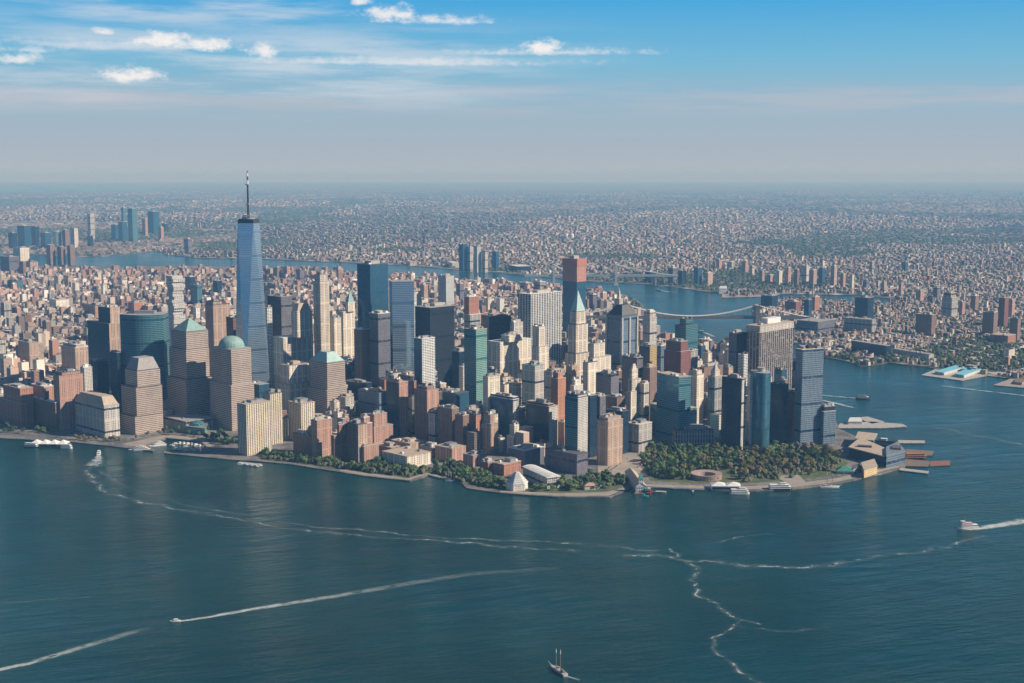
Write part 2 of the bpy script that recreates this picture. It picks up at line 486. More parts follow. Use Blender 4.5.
_tank = {}
def water_tank(parent, x, y, z):
    if not _tank:
        m = M(); m.cyl(0, 0, 2.2, 6.6, 2.1, n=10, cap=False); m.cyl(0, 0, 6.6, 8.2, 2.25, .1, n=10)
        for i in range(4):
            m.box(1.3 * math.cos(i*math.pi/2+.78), 1.3 * math.sin(i*math.pi/2+.78), 0, .35, .35, 2.2)
        _tank['m'] = m.mesh('water_tank'); _tank['m'].materials.append(M_TANK)
    o = bpy.data.objects.new('water_tank', _tank['m']); COL.objects.link(o)
    o.parent = parent; o.location = (x, y, z)

def crown(root, poly, z, r, ph=True, tank=False, units=2, ph_mat=None, phh=None):
    """what stands on a roof: lift housing, cooling units, water tank"""
    cx, cy = centre(poly)
    e1 = (poly[1][0]-poly[0][0], poly[1][1]-poly[0][1]); e2 = (poly[3][0]-poly[0][0], poly[3][1]-poly[0][1])
    L1, L2 = math.hypot(*e1), math.hypot(*e2)
    u1 = (e1[0]/L1, e1[1]/L1); u2 = (e2[0]/L2, e2[1]/L2); rz = math.atan2(u1[1], u1[0])
    def spot(fx, fy): return cx + u1[0]*L1*fx + u2[0]*L2*fy, cy + u1[1]*L1*fx + u2[1]*L2*fy
    if ph:
        x, y = spot(r.uniform(-.1, .14), r.uniform(-.12, .12))
        m = M(); m.box(x, y, z, L1 * r.uniform(.32, .55), L2 * r.uniform(.32, .55), phh or r.uniform(3.5, 7), rz)
        m.build('penthouse', ph_mat or r.choice([M_ROOFT, M_CONC, M_STEEL, M_ROOF]), root)
    for i in range(units):
        x, y = spot(r.choice([-.34, .34, .3, -.3]), r.uniform(-.34, .34))
        m = M(); m.box(x, y, z, r.uniform(3, min(9, L1*.22+2)), r.uniform(3, min(8, L2*.22+2)), r.uniform(2, 4.5), rz)
        m.build('rooftop_unit', r.choice([M_ROOFW, M_STEEL, M_CONC, M_ROOFD]), root)
    if tank:
        x, y = spot(r.uniform(-.3, .3), r.uniform(-.3, .3)); water_tank(root, x, y, z)

class Info: pass
def bld(label, xl, xc, xr, yt, D, fac, name='office_tower', cat='building', th=46, tiers=(), roof=None, short=None, depth=38, over=.5,
        ph=True, tank=False, units=4, cap=None, base_z=None, group=None, ph_mat=None, phh=None, roofon=True):
    """xl, xc, xr: where its left edge, near corner and right edge are seen; yt: its top; D: ground distance of the near corner.
    tiers: further setbacks (xl, xc, xr, yt[, facade]) rising from it"""
    P, Z, a, b = footprint(xl, xc, xr, yt, D, th, depth)
    cx, cy = centre(P)
    root = empty(name, (cx, cy, GZ), label, cat, group)
    loc = lambda Q: [(p[0]-cx, p[1]-cy) for p in Q]
    r = random.Random(hash((round(xl*7), round(xr*11), round(yt*13))) & 0xffff)
    z0 = 0.0
    stages = [(P, Z, fac)]
    D2 = D
    for t in tiers:
        D2 += 5
        Q, Zq, _, _ = footprint(t[0], t[1], t[2], t[3], D2, th, depth)
        stages.append((Q, Zq, t[4] if len(t) > 4 else fac))
    roof = roof or r.choice([M_ROOF, M_ROOF, M_ROOFD, M_ROOFT, M_ROOFW])
    for i, (Q, Zq, fc) in enumerate(stages):
        q = loc(Q); z1 = max(Zq - GZ, z0 + 4)
        nm = 'wall' if i == 0 else 'setback_storeys'
        if '|' in fc:                        # the left face takes one facade material, the right another
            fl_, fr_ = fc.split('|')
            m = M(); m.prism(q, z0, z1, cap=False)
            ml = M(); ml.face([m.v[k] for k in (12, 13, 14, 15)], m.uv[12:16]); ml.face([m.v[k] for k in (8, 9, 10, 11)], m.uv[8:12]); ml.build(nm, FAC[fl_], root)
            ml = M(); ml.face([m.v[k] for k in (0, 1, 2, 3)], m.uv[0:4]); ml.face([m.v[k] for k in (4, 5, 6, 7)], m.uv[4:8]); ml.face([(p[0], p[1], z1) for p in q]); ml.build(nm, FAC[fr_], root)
        else:
            m = M(); m.prism(q, z0, z1)
            m.build(nm, FAC[fc], root)
        if roofon or i < len(stages)-1:
            m = M(); m.prism(inset(q, over), z1, z1 + .9, bottom=True)
            # a sunk roof inside a parapet
            m.build('roof', roof, root)
        z0 = z1
    B = Info(); B.root = root; B.poly = q; B.z = z0 + (.9 if roofon else 0); B.base = loc(P); B.c = (cx, cy); B.D = D; B.a, B.b = a, b
    if cap is None:
        crown(root, q, B.z, r, ph, tank, units, ph_mat, phh)
    else:
        kind = cap[0]; zc = at(xc, cap[1], D2 + min(a, b) * .5)[2] - GZ; mat = cap[2]
        ccx, ccy = centre(q)
        m = M()
        if kind == 'pyramid':
            m.cone(inset(q, -1.0), B.z, (ccx, ccy, zc)); m.build('pyramid_roof', mat, root)
        elif kind == 'mastaba':
            m.prism(inset(q, -1.5), B.z, zc, scaled(q, cap[3])); m.build('sloped_roof', mat, root)
        elif kind == 'dome':
            m.cyl(ccx, ccy, B.z, B.z + (zc-B.z)*.25, min(a, b)*.47, n=24); m.dome(ccx, ccy, B.z + (zc-B.z)*.25, min(a, b)*.45, (zc-B.z)*.75, 24, 6)
            m.build('dome', mat, root)
        elif kind == 'steps':
            s, zz = .9, B.z
            for k in range(cap[3]):
                h = (zc - B.z) / cap[3]
                m.prism(scaled(q, s), zz, zz + h); s *= .68; zz += h
            m.build('stepped_crown', mat, root)
    OCC.append((xl, xr, yt, D))
    FOOT.append(P)
    if short: ANCHOR.append(((xl + xr) / 2, D, short))
    return B
def gd(px, py): return g(px, py)[1]

exec_landmarks = True
# --- waterfront blocks at the left edge
bld("brick apartment block with pale bands at the left edge of the waterfront", -8, 21, 33, 404, gd(21, 429), 'brick', 'apartment_building', tiers=[(3, 20, 33, 389)], short="the brick block at the left edge")
bld("pinkish brick apartment block second along the left waterfront", 31, 44, 54, 387, 2740, 'pinkbrick', 'apartment_building', tank=True)
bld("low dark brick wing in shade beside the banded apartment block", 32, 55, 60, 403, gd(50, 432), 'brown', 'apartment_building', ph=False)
bld("red and white banded apartment block by the ferry terminal", 53, 59, 83, 376, gd(59, 432), 'pinkbrick', 'apartment_building', tiers=[(56, 62, 80, 373)], short="the red and white banded block")
bld("narrow pale slab with a glowing white roof box behind the banded block", 80, 84, 92, 368, 2745, 'balcony', 'apartment_building', roof=M_ROOFW, ph_mat=M_WHITE)
bld("tan brick tower with a dark left side alone in the low blocks at left", 18, 29, 38, 343, 3380, 'tan', 'apartment_tower', tank=True, short="the lone tan tower at far left")
bld("tan brick twin slab behind the banded apartments", 61, 75, 92, 348, 3280, 'tan', 'apartment_tower', tiers=[(63, 76, 84, 345)], tank=True, short="the tan twin slab")
bld("pale cream tower cut by the left edge of the picture", -12, -2, 5, 340, 3350, 'greige', 'apartment_tower')
bld("squat grey stone exchange building with a hipped pale roof on the waterfront", 75, 104, 119, 406, gd(104, 439), 'greige', 'office_building', cap=('mastaba', 396.5, M_ROOFT, .72), short="the squat hipped-roof block")
bld("dark glass slab standing behind the squat stone exchange building", 89, 97, 108, 362, 2830, 'navy', 'office_tower')
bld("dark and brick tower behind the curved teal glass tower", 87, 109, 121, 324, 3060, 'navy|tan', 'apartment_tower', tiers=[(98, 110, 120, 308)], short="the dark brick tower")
bld("navy side block joined to the left of the curved teal tower", 110, 117, 121, 353, 2800, 'navy', 'office_building', ph=False)
b = bld("beige granite stepped tower with a sloped grey cap, nearest the boat basin", 119, 135, 163, 417, gd(135, 436), 'granite', tiers=[(121, 136, 162, 388), (125, 137, 160, 371)], cap=('mastaba', 357, M_ROOF, .62), short="the sloped-cap granite tower")
b = bld("beige granite stepped tower with a green pyramid roof left of the tallest tower", 167, 186, 211, 380, 2740, 'granite', tiers=[(169, 186, 209, 350), (171, 186, 208, 332)], cap=('pyramid', 318, M_COPPER), short="the green pyramid tower")
bld("low granite wing in shade between the pyramid and dome towers", 206, 216, 231, 380, 2760, 'granite', 'office_building', ph=False)
bld("low shaded podium with a dark roof by the boat basin", 163, 186, 214, 422, 2660, 'grey', 'podium_building', ph=False, units=3)
b = bld("beige granite tower under a green copper dome", 210, 231, 254, 386, gd(232, 432), 'granite', tiers=[(212, 231, 251, 350)], cap=('dome', 336.5, M_COPPER), short="the domed granite tower")
b = bld("beige granite tower under a flat-topped pale green copper roof", 307, 327, 347, 391, gd(330, 433), 'granite', tiers=[(309, 327, 345, 363)], cap=('mastaba', 352, M_PALECOPPER, .42), short="the copper-capped granite tower")
b = bld("ivory ribbed apartment slab standing at the water's edge below the dome", 237, 246, 271, 405, gd(246, 457), 'ivory_rib', 'apartment_tower', roof=M_ROOFT, units=4, tank=True, short="the ivory ribbed slab")
bld("taller ivory ribbed block joined behind the waterfront slab", 262, 270, 282, 394, gd(268, 446), 'ivory_rib', 'apartment_tower', roof=M_ROOFD, units=3, tank=True)
bld("short ivory end block stepping down right of the ribbed slabs", 279, 281, 288, 419, gd(283, 442), 'ivory_rib', 'apartment_building', ph=False)
bld("ivory ribbed apartment tower with a broad shaded side, second from the ribbed waterfront slab", 288, 301, 315, 404, gd(303, 443), 'ivory_rib', 'apartment_tower', units=4, short="the second ivory tower")
bld("buff limestone tower behind the two ivory ribbed towers", 279, 289, 310, 385, 2700, 'limestone', tiers=[(280, 289, 309, 366)], units=4, short="the buff limestone tower")
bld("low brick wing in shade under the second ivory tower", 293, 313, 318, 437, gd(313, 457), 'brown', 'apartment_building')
bld("brick apartment tower with a dark roof at the waterfront, left of the stepped brick row", 311, 317, 332, 421, gd(318, 459), 'pinkbrick', 'apartment_tower', units=3, tank=True, short="the brick waterfront tower")
bld("stepped pinkish brick block rising to the right of the brick waterfront tower", 331, 334, 349, 436, gd(334, 463), 'brick', 'apartment_building', tiers=[(337, 339, 349, 425)], roof=M_ROOFT)
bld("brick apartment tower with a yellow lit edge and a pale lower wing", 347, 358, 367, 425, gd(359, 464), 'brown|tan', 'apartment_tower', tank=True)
bld("low pink brick wing with a slanting front beside the yellow-edged tower", 361, 364, 379, 447, gd(366, 464), 'pinkbrick', 'apartment_building', ph=False)
bld("pinkish brick apartment block with a lower right wing, behind the low brick roofs", 367, 374, 393, 428, gd(376, 447), 'pinkbrick', 'apartment_building', tiers=[(368, 374, 387, 415)], units=4, tank=True, short="the pinkish brick block")
bld("red brick low block with a broad shaded side near the esplanade trees", 376, 391, 400, 448, gd(391, 460), 'brick', 'apartment_building', roof=M_ROOFT)
bld("low block with a tan roof behind the cream waterfront building", 391, 410, 425, 444, gd(410, 453), 'tan', 'apartment_building', roof=M_ROOFT)
bld("cream low-rise with a flat pale roof facing the esplanade", 382, 407, 431, 457, gd(407, 470), 'cream', 'apartment_building', roof=M_ROOFT, ph=False, units=3, short="the cream low-rise")
bld("small tan block right behind the cream low-rise", 420, 432, 441, 448, gd(432, 459), 'tan', 'apartment_building')
bld("tan low-rise with a dark side, second right of the cream low-rise", 435, 452, 466, 449, gd(452, 464), 'pinkbrick', 'apartment_building', roof=M_ROOFT)
bld("pale tan low-rise behind the dense green trees", 463, 473, 487, 456, gd(473, 468), 'pinkbrick', 'apartment_building', units=3)
bld("small red brick block left of the flat-roofed brick block", 480, 488, 495, 463, gd(488, 475), 'brick', 'apartment_building')
bld("flat-roofed red brick block beside the stepped white museum", 493, 504, 521, 465, gd(504, 477), 'brick', 'apartment_building', roof=M_ROOFT, units=3, short="the flat-roofed brick block")
# --- towers behind the esplanade, middle
bld("dark glass low block with a green tint right of the copper-capped tower", 343, 362, 372, 384, 2760, 'navy', 'office_building', roof=M_ROOFD)
bld("navy ribbed block with a pale toothed rim", 358, 379, 387, 393, 2660, 'grid1', 'office_building', roof=M_ROOFD)
bld("slim tower half navy, half pinkish beige", 386, 399, 408, 383, 2600, 'navy|pinkbrick', 'apartment_tower', tiers=[(387, 399, 402, 380, 'pinkbrick')], short="the slim navy and beige tower")
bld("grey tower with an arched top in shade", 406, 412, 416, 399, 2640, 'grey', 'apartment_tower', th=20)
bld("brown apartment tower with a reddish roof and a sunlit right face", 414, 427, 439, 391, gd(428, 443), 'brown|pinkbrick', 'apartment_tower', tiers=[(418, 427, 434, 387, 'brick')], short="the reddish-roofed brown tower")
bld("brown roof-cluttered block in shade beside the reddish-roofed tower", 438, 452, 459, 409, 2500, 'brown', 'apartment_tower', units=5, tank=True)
bld("navy tower with a pale blue right face behind the cluttered brown block", 443, 456, 469, 394, 2580, 'bluegl', 'office_tower')
bld("brown slab against the foot of the green glass tower", 455, 463, 469, 416, 2470, 'brown', 'apartment_tower')
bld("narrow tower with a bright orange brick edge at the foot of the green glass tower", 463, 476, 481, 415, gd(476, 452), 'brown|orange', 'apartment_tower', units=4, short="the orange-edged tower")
bld("slim cream striped tower between the white striped tower and the green glass tower", 459, 463, 468, 367, 2760, 'cream', 'apartment_tower')
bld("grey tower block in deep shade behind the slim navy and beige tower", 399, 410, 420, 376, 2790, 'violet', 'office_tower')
bld("navy tower block rising behind the green glass tower's left side", 452, 459, 467, 352, 2830, 'navy', 'office_tower')
b = bld("white striped tower with green glass beside a blue side face", 414, 422, 435, 339, 2700, 'bluegl|whiteband', 'apartment_tower', roof=M_ROOFW, short="the white striped tower")
b = bld("tall black steel slab tower behind the white striped tower", 415, 430, 454, 308, 2915, 'black', roof=M_ROOF, units=5, short="the black steel slab")
b = bld("tall green glass tower with a curved corner beside the esplanade", 464, 476, 487, 330, gd(476, 437), 'teal|greengl', 'apartment_tower', units=4, roof=M_ROOFT, short="the green glass tower")
bld("cream tower with a rounded right side behind the dark blue glass tower", 483, 488, 500, 377, 2540, 'cream', units=3, short="the rounded cream tower")
bld("dark blue glass tower with a pale narrow right edge", 490, 513, 519, 400, gd(513, 450), 'bluegl|greige', 'apartment_tower', tiers=[(491, 513, 518, 398, 'navy')], short="the dark blue glass tower")
bld("low brown striped block in shade behind the long white-roofed wing", 508, 525, 544, 451, gd(527, 469), 'violet', 'office_building')
bld("navy tower with white balconies down its right side", 526, 549, 558, 407, gd(549, 454), 'navy|balcony', 'apartment_tower', tiers=[(527, 548, 553, 405, 'navy')], short="the white balcony tower")
bld("pale blue-grey stone tower with a shaded left side behind the white balcony tower", 522, 535, 544, 366, 2640, 'greige', units=4, roof=M_COPPER, short="the pale blue-grey tower")
bld("grey stone tower tucked left of the pale blue-grey tower", 509, 517, 526, 384, 2680, 'grey', units=3, tank=True)
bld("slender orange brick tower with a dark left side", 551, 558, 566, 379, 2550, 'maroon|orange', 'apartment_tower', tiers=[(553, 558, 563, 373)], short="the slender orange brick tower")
bld("low concrete hotel slab with a long ribbed front by the park", 545, 577, 588, 455, gd(577, 476), 'violet', 'hotel', ph=False, roof=M_ROOFD, short="the low hotel slab")
bld("hotel tower of teal glass with white balconies on its right face", 565, 578, 588, 398, gd(579, 472), 'teal|balcony', 'hotel', tiers=[(566, 578, 587, 395.5, 'teal|balcony')], units=5, short="the balconied hotel tower")
bld("navy slab right behind the balconied hotel tower", 577, 590, 597, 396, 2420, 'navy', 'office_tower')
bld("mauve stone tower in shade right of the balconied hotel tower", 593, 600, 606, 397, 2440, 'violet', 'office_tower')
bld("tan office block with an orange centre strip beside the park road", 597, 608, 623, 422, gd(608, 467), 'tan', 'office_building', tiers=[(599, 608, 621, 418.5)], units=5, tank=True, short="the orange-striped office block")
bld("white stone block with a curved pale roof by the park road", 626, 639, 652, 425, gd(639, 454), 'greige', 'office_building', roof=M_CREAMW, units=3, short="the white curved-roof block")
bld("navy block with a flat roof left of the white curved-roof block", 606, 622, 629, 412, 2450, 'navy', 'office_building', roof=M_ROOFD)
bld("dark block with a cream corner strip above the park road", 603, 617, 625, 398, 2560, 'brown', 'office_building', units=4)
# --- financial core
b = bld("tall white grid-fronted slab left of the tower under construction", 518, 531, 562, 294.5, 3052, 'grid28', roof=M_ROOFW, units=5, short="the white grid slab")
bld("wide dark box tower left of the white grid slab", 481, 489, 511, 317, 3110, 'navy', roof=M_ROOFD, th=22, short="the wide dark box")
bld("broad cream office block with a raised centre, below the wide dark box", 488, 500, 531, 342.5, 2920, 'cream', tiers=[(501, 509, 523, 336)], units=5, roof=M_ROOFW, short="the broad cream block")
bld("pale grey set-back block peeping above the broad cream block", 510, 514, 523, 323, 3020, 'greige')
bld("very slim cream tower with a stepped right side below the white grid slab", 532, 539, 549, 347, 2790, 'cream', tiers=[(533, 539, 545, 327)], ph=False, short="the slim cream tower")
b = bld("cream stone tower ending in a steep green copper pyramid", 565, 576, 593, 354, 2890, 'limestone', tiers=[(568, 576, 588, 325), (569.5, 576.5, 586, 312)], cap=('pyramid', 290, M_PALECOPPER), short="the green-spired tower")
bld("cream stone tower stepping down to the right of the green-spired tower", 588, 594, 611, 358, 2770, 'cream', tiers=[(589, 594, 605, 344)], units=4, tank=True, short="the cream stepping tower")
bld("bright cream narrow tower in full sun below the cream stepping tower", 583, 588, 598, 363, 2690, 'cream', ph=False, tank=True)
bld("navy block with a cream right edge below the sunlit cream tower", 596, 611, 619, 375, 2600, 'violet', units=4)
bld("small white stepped building among the cream towers", 570, 574, 583, 386, 2590, 'white', tiers=[(572, 575, 581, 380)], ph=False)
bld("tan tower with a jagged roof below the green-spired tower", 566, 572, 579, 367, 2720, 'tan', units=5, tank=True)
bld("grey office block behind the slender orange brick tower", 545, 552, 566, 372, 2690, 'grey', units=5)
b = bld("tall blue-grey tower with white corner piers and a dark hipped top", 607, 622, 637, 316, 3043, 'grid1', cap=('mastaba', 305, M_DARK, .40), over=1.0, short="the dark-hipped tower")
b60 = b
for k, (fx, fy) in enumerate(((0, 0), (1, 0), (0, 1), (.5, 0))):
    p0, p1, p3 = b.poly[0], b.poly[1], b.poly[3]
    m = M(); m.box(p0[0] + (p1[0]-p0[0])*fx + (p3[0]-p0[0])*fy, p0[1] + (p1[1]-p0[1])*fx + (p3[1]-p0[1])*fy, 0, 5.5, 5.5, b.z - 6, R(46)); m.build('corner_pier', M_CONC, b.root)
b = bld("slender pale tower with a rounded top standing against the river", 643, 650, 657, 318, 2925, 'greige', tiers=[(644, 650, 656, 313)], cap=('steps', 309.5, M_CREAMW, 2), short="the slender pale tower")
bld("dark lower block with a gold right edge under the slender pale tower", 639, 650, 657, 347, 2800, 'navy|goldrib')
bld("mauve grey block left of the gold-edged block", 622, 637, 643, 358, 2720, 'violet', short="the mauve grey block")
b = bld("cream art deco tower narrowing to a pointed top", 626, 631, 643, 392, 2630, 'cream', tiers=[(628, 632, 641, 380), (629.5, 632, 638, 372)], cap=('steps', 364, M_CREAMW, 3), short="the pointed cream tower")
bld("dark narrow tower right of the pointed cream tower", 642, 650, 657, 368, 2710, 'brown')
bld("small grey tower just right of the pointed cream tower", 638, 644, 649, 384, 2640, 'greige')
bld("blue-grey block with a white roof between the pale tower and the maroon tower", 655, 661, 668, 346, 2900, 'grid1', roof=M_ROOFW)
b = bld("maroon granite tower with terraces stepping down", 664, 681, 691, 352, 2740, 'maroon', tiers=[(666, 681, 688, 342)], units=4, short="the maroon terraced tower")
b = bld("eight-sided dark teal glass tower against the river", 675, 686, 698, 326, 2990, 'teal', tiers=[(680, 686, 693, 319.5)], roof=M_ROOFD, ph=False, short="the dark teal river tower")
bld("low grey block with a white roof right of the maroon tower", 686, 691, 698, 351, 2940, 'grey', roof=M_ROOFW)
bld("cream wedge tower with a slanting right side at the river's edge", 697, 704, 714, 352, 3320, 'cream', tiers=[(698, 704, 709, 342)], ph=False)
bld("slim white stepped tower behind the teal banded block", 688, 697, 704, 375, 2700, 'cream', tiers=[(689, 697, 702, 371)], ph=False, short="the slim white stepped tower")
bld("dark brown block behind the twin-striped tower", 699, 704, 723, 368, 2790, 'brown', roof=M_ROOFD)
b = bld("grey tower with a pale centre stripe and a small peaked cap", 708, 715, 723, 377, 2640, 'grey', tiers=[(711, 715, 720, 371, 'cream')], cap=('pyramid', 363, M_CONC), short="the pale-striped peaked tower")
b = bld("teal banded glass block with a darker central bay", 657, 679, 691, 377.5, 2520, 'brightteal', ph=False, units=4, roof=M_ROOFT, th=30, short="the teal banded block")
bld("wide lower floors of teal banded glass beneath the teal block", 650, 676, 697, 410, gd(676, 443), 'brightteal', 'office_building', ph=False, units=3, th=30)
bld("low blue-grey stone hall with columns and a cluttered roof at the park", 670, 675, 714, 431, gd(690, 449), 'column', 'museum', th=4, depth=45, units=5, roof=M_ROOFD, short="the columned hall")
bld("broad navy glass slab above the park's trees", 722, 742, 746, 379, gd(742, 453), 'navy|greige', units=5, short="the broad navy slab")
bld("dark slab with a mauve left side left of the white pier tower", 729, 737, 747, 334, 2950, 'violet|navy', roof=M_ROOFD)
bld("narrow white-ribbed tower squeezed beside the broad navy slab", 738, 744, 748, 355, 2800, 'whiteband', ph=False)
b = bld("massive tower with white vertical piers and a cream cornice", 747, 760, 798, 333, 2890, 'rib55', tiers=[(746, 760, 799, 326.5, 'greige')], ph=True, ph_mat=M_ROOFW, units=6, phh=12, over=.8, roof=M_ROOFT, short="the white pier tower")
b = bld("blue-grey gridded tower with a cream roof rim at the right of downtown", 796, 803, 824, 350, gd(803, 447), 'grid1', th=26, roof=M_CREAMW, ph_mat=M_DARK, short="the blue-grey gridded tower")
bld("gridded annex stepping down right of the gridded tower, dark band near its top", 821, 824, 836, 412, gd(824, 446), 'grid1', tiers=[(821.5, 824.5, 835, 407, 'navy')], roof=M_CONC, th=26)
bld("navy block between the curved glass tower and the gridded tower", 770, 785, 789, 385, gd(785, 446), 'navy', roof=M_ROOFD, units=4)
bld("dark red block left of the gridded tower", 784, 793, 802, 393, gd(793, 443), 'maroon', roof=M_ROOFD)
# --- trade centre group and city behind
b = bld("tall dark teal glass tower whose right face is ribbed, behind the pale blue slab", 357, 370, 388, 265, 2929, 'bluegl', units=4, short="the tall dark teal tower")
bld("dark tower with a pinkish right face wedged between two glass towers", 380, 385, 392, 281, 2990, 'navy|pinkbrick')
b = bld("tall pale blue mirror glass slab beside the black steel slab", 389, 392, 414, 282, 2860, 'skygl', th=14, depth=40, ph=False, units=0, short="the pale blue mirror slab")
bld("mauve grey slab in front of the tall dark teal tower", 369, 378, 390, 314, 2830, 'violet', roof=M_ROOFW, short="the mauve slab")
bld("brown shaded block below the tall dark teal tower", 354, 362, 371, 330, 2840, 'brown')
b = bld("rippled silver tower far behind the black steel slab", 438, 446, 454, 276.5, 3411, 'ripple', 'apartment_tower', short="the rippled silver tower")
bld("red brick tower with a sunlit top left of the wide dark box", 464, 470, 480, 315, 3390, 'grey', tiers=[(464, 469, 479, 297, 'brick')])
b = bld("cream gothic tower with a slim green spire", 337, 343, 355, 312, 3220, 'cream', tiers=[(345, 348, 355, 303)], cap=('pyramid', 290, M_COPPER), short="the gothic spired tower")
b = bld("tall limestone apartment tower with an open notched crown", 313, 320, 329, 282, 3080, 'limestone', 'apartment_tower', tiers=[(314.5, 320, 327.5, 275)], units=3, short="the notched limestone tower")
bld("dark glass slab with a mauve right side behind the tallest tower", 267, 281, 292, 297, 3050, 'navy|violet', roof=M_ROOF, short="the dark glass slab by the tallest tower")
b = bld("buff art deco block with heavy setbacks right of the tallest tower", 273, 283, 313, 338, 2950, 'limestone', tiers=[(291, 297, 312, 312)], cap=('mastaba', 303, M_ROOFT, .6), short="the buff art deco block")
bld("white ribbed glass block touching the right side of the tallest tower", 264, 267, 272, 308, 3000, 'whiteband')
bld("twin tan brick slab left of the tallest tower", 205, 213, 230, 305, 3240, 'tan', 'apartment_tower', tiers=[(206, 213, 222, 302)], tank=True, short="the tan slab by the tallest tower")
bld("brown slab half hidden behind the tallest tower's left side", 226, 233, 240, 318, 3150, 'maroon', 'apartment_tower')
bld("cream block at the top of the shaded streets left of the rippled tower", 411, 414, 421, 292, 3420, 'cream', 'apartment_tower')
bld("cream tower with a dark left side left of the gothic spired tower", 329, 334, 341, 318, 3120, 'cream')

# taller blocks standing out of the low quarter at left
for (xl, xc, xr, yt, yb, f, t) in ((49, 56, 69, 300, 314, 'white', "bright white low block in the crowded quarter at left"), (72, 75, 79, 283, 301, 'white', "slim white tower in the crowded quarter at left"),
        (101, 103, 105, 285, 305, 'white', "thin white tower left of the stacked-box tower"), (54, 58, 63, 276, 291, 'limestone', "buff block below the three brick river towers"), (64, 68, 73, 277, 291, 'tan', "tan block right of the buff block below the three brick river towers"),
        (8, 17, 23, 281, 293, 'teal', "dark teal glass block in the crowded quarter near the left edge"), (13, 20, 29, 248, 266, 'cream', "cream block on the near bank left of the brown slab"), (0, 9, 19, 257, 276, 'violet', "mauve block on the near bank at the left edge"),
        (19, 23, 26, 262, 279, 'brown', "brown block on the near bank beside the left edge's mauve block"), (84, 95, 106, 306, 324, 'pinkbrick', "broad pinkish block in the crowded quarter behind the navy and tan tower"),
        (118, 122, 127, 280, 294, 'cream', "small cream tower in the crowded quarter left of the stacked-box tower"), (128, 134, 143, 303, 318, 'orange', "orange brick block just behind the curved teal tower"),
        (137, 148, 156, 306, 318, 'pinkbrick', "pinkish block behind the right side of the curved teal tower"), (190, 197, 202, 285, 310, 'teal', "teal block between the stacked-box tower and the tan slab"), (185, 190, 195, 277, 300, 'navy', "dark block right of the stacked-box tower"),
        (193, 196, 200, 308, 326, 'white', "small white tower behind the green pyramid roof"), (213, 217, 222, 281, 300, 'navy', "dark block behind the tan slab by the tallest tower"), (30, 34, 39, 290, 303, 'pinkbrick', "pinkish tower in the crowded quarter at left"),
        (0, 4, 11, 303, 330, 'grey', "grey tower in the crowded quarter at the left edge"), (42, 46, 51, 322, 345, 'brown', "brown block right of the lone tan tower"), (273, 277, 281, 268, 282, 'brown', "brown tower near the bank right of the tallest tower"),
        (283, 287, 290, 267, 282, 'pinkbrick', "pinkish tower near the bank right of the brown one"), (296, 300, 304, 270, 287, 'violet', "mauve tower near the bank left of the notched limestone tower"), (393, 396, 399, 283, 298, 'brown', "brown tower on the near bank behind the pale blue slab"),
        (420, 424, 428, 285, 305, 'tan', "tan slab behind the black steel slab's left edge"), (456, 460, 464, 284, 305, 'violet', "mauve tower right of the rippled silver tower"), (484, 488, 494, 299, 318, 'cream', "cream block behind the wide dark box's left side"),
        (496, 500, 504, 299, 318, 'white', "pale block behind the wide dark box's right side"), (520, 526, 531, 283, 296, 'violet', "mauve slab on the near bank above the white grid slab's left side"), (534, 540, 546, 282, 296, 'grey', "grey slab on the near bank above the white grid slab"),
        (589, 593, 597, 295, 314, 'violet', "mauve river slab right of the netted tower"), (600, 603, 607, 293, 310, 'tan', "tan river slab left of the dark-hipped tower")):
    bld(t, xl, xc, xr, yt, gd(xc, yb), f, 'city_tower', units=2, over=.3, group='taller blocks in the older quarters')

# ---------------------------------------------------------------- towers with a shape of their own
def curve_tower(label, name, xl, xr, yt, D, fac, bulge=.30, depth=34, cat='building', short=None, n=12):
    """a tower whose front swells towards the water"""
    X0, Y0, Z = at(xl, yt, D); X1 = at(xr, yt, D)[0]
    cx = (X0 + X1) / 2; w = (X1 - X0) / 2
    P = []
    for i in range(n + 1):
        t = -1 + 2 * i / n
        P.append((w * t, -w * bulge * 2 * (1 - t * t)))
    P += [(w, depth), (-w, depth)]
    root = empty(name, (cx, D, GZ), label, cat)
    B = Info(); B.root = root; B.poly = P; B.z = Z - GZ; B.w = w
    m = M(); m.prism(P, 0, B.z); m.build('wall', FAC[fac], root)
    m = M(); m.prism(inset(P, -.8), B.z, B.z + 1.0, bottom=True); m.build('roof', M_ROOF, root)
    OCC.append((xl, xr, yt, D)); FOOT.append([(cx - w, D - w * bulge * 2), (cx + w, D - w*bulge*2), (cx + w, D + depth), (cx - w, D + depth)])
    if short: ANCHOR.append(((xl + xr) / 2, D, short))
    return B

b = curve_tower("tall tower of curved teal banded glass behind the sloped-cap granite tower", 'office_tower', 119.5, 163, 314.5, 2818, 'teal', .22, 46, short="the curved teal tower")
m = M(); m.box(4, 18, b.z, 44, 20, 7); m.build('penthouse', M_STEEL, b.root)
m = M(); m.box(-26, 14, b.z, 16, 12, 4); m.build('rooftop_unit', M_ROOFD, b.root)
b = curve_tower("curved blue glass tower facing the park, a drum on its roof", 'office_tower', 753, 771, 372.5, 2485, 'curveglass', .42, 30, short="the curved blue glass tower")
m = M(); m.cyl(0, 8, b.z, b.z + 8, 7, n=20); m.cyl(0, 8, b.z + 8, b.z + 9, 8, n=20); m.build('roof_drum', M_CONC, b.root)
m = M(); m.prism([(-b.w - 5, 0), (-b.w, 0), (-b.w, 26), (-b.w - 5, 26)], 0, b.z - 4); m.build('stair_tower', FAC['whiteband'], b.root)

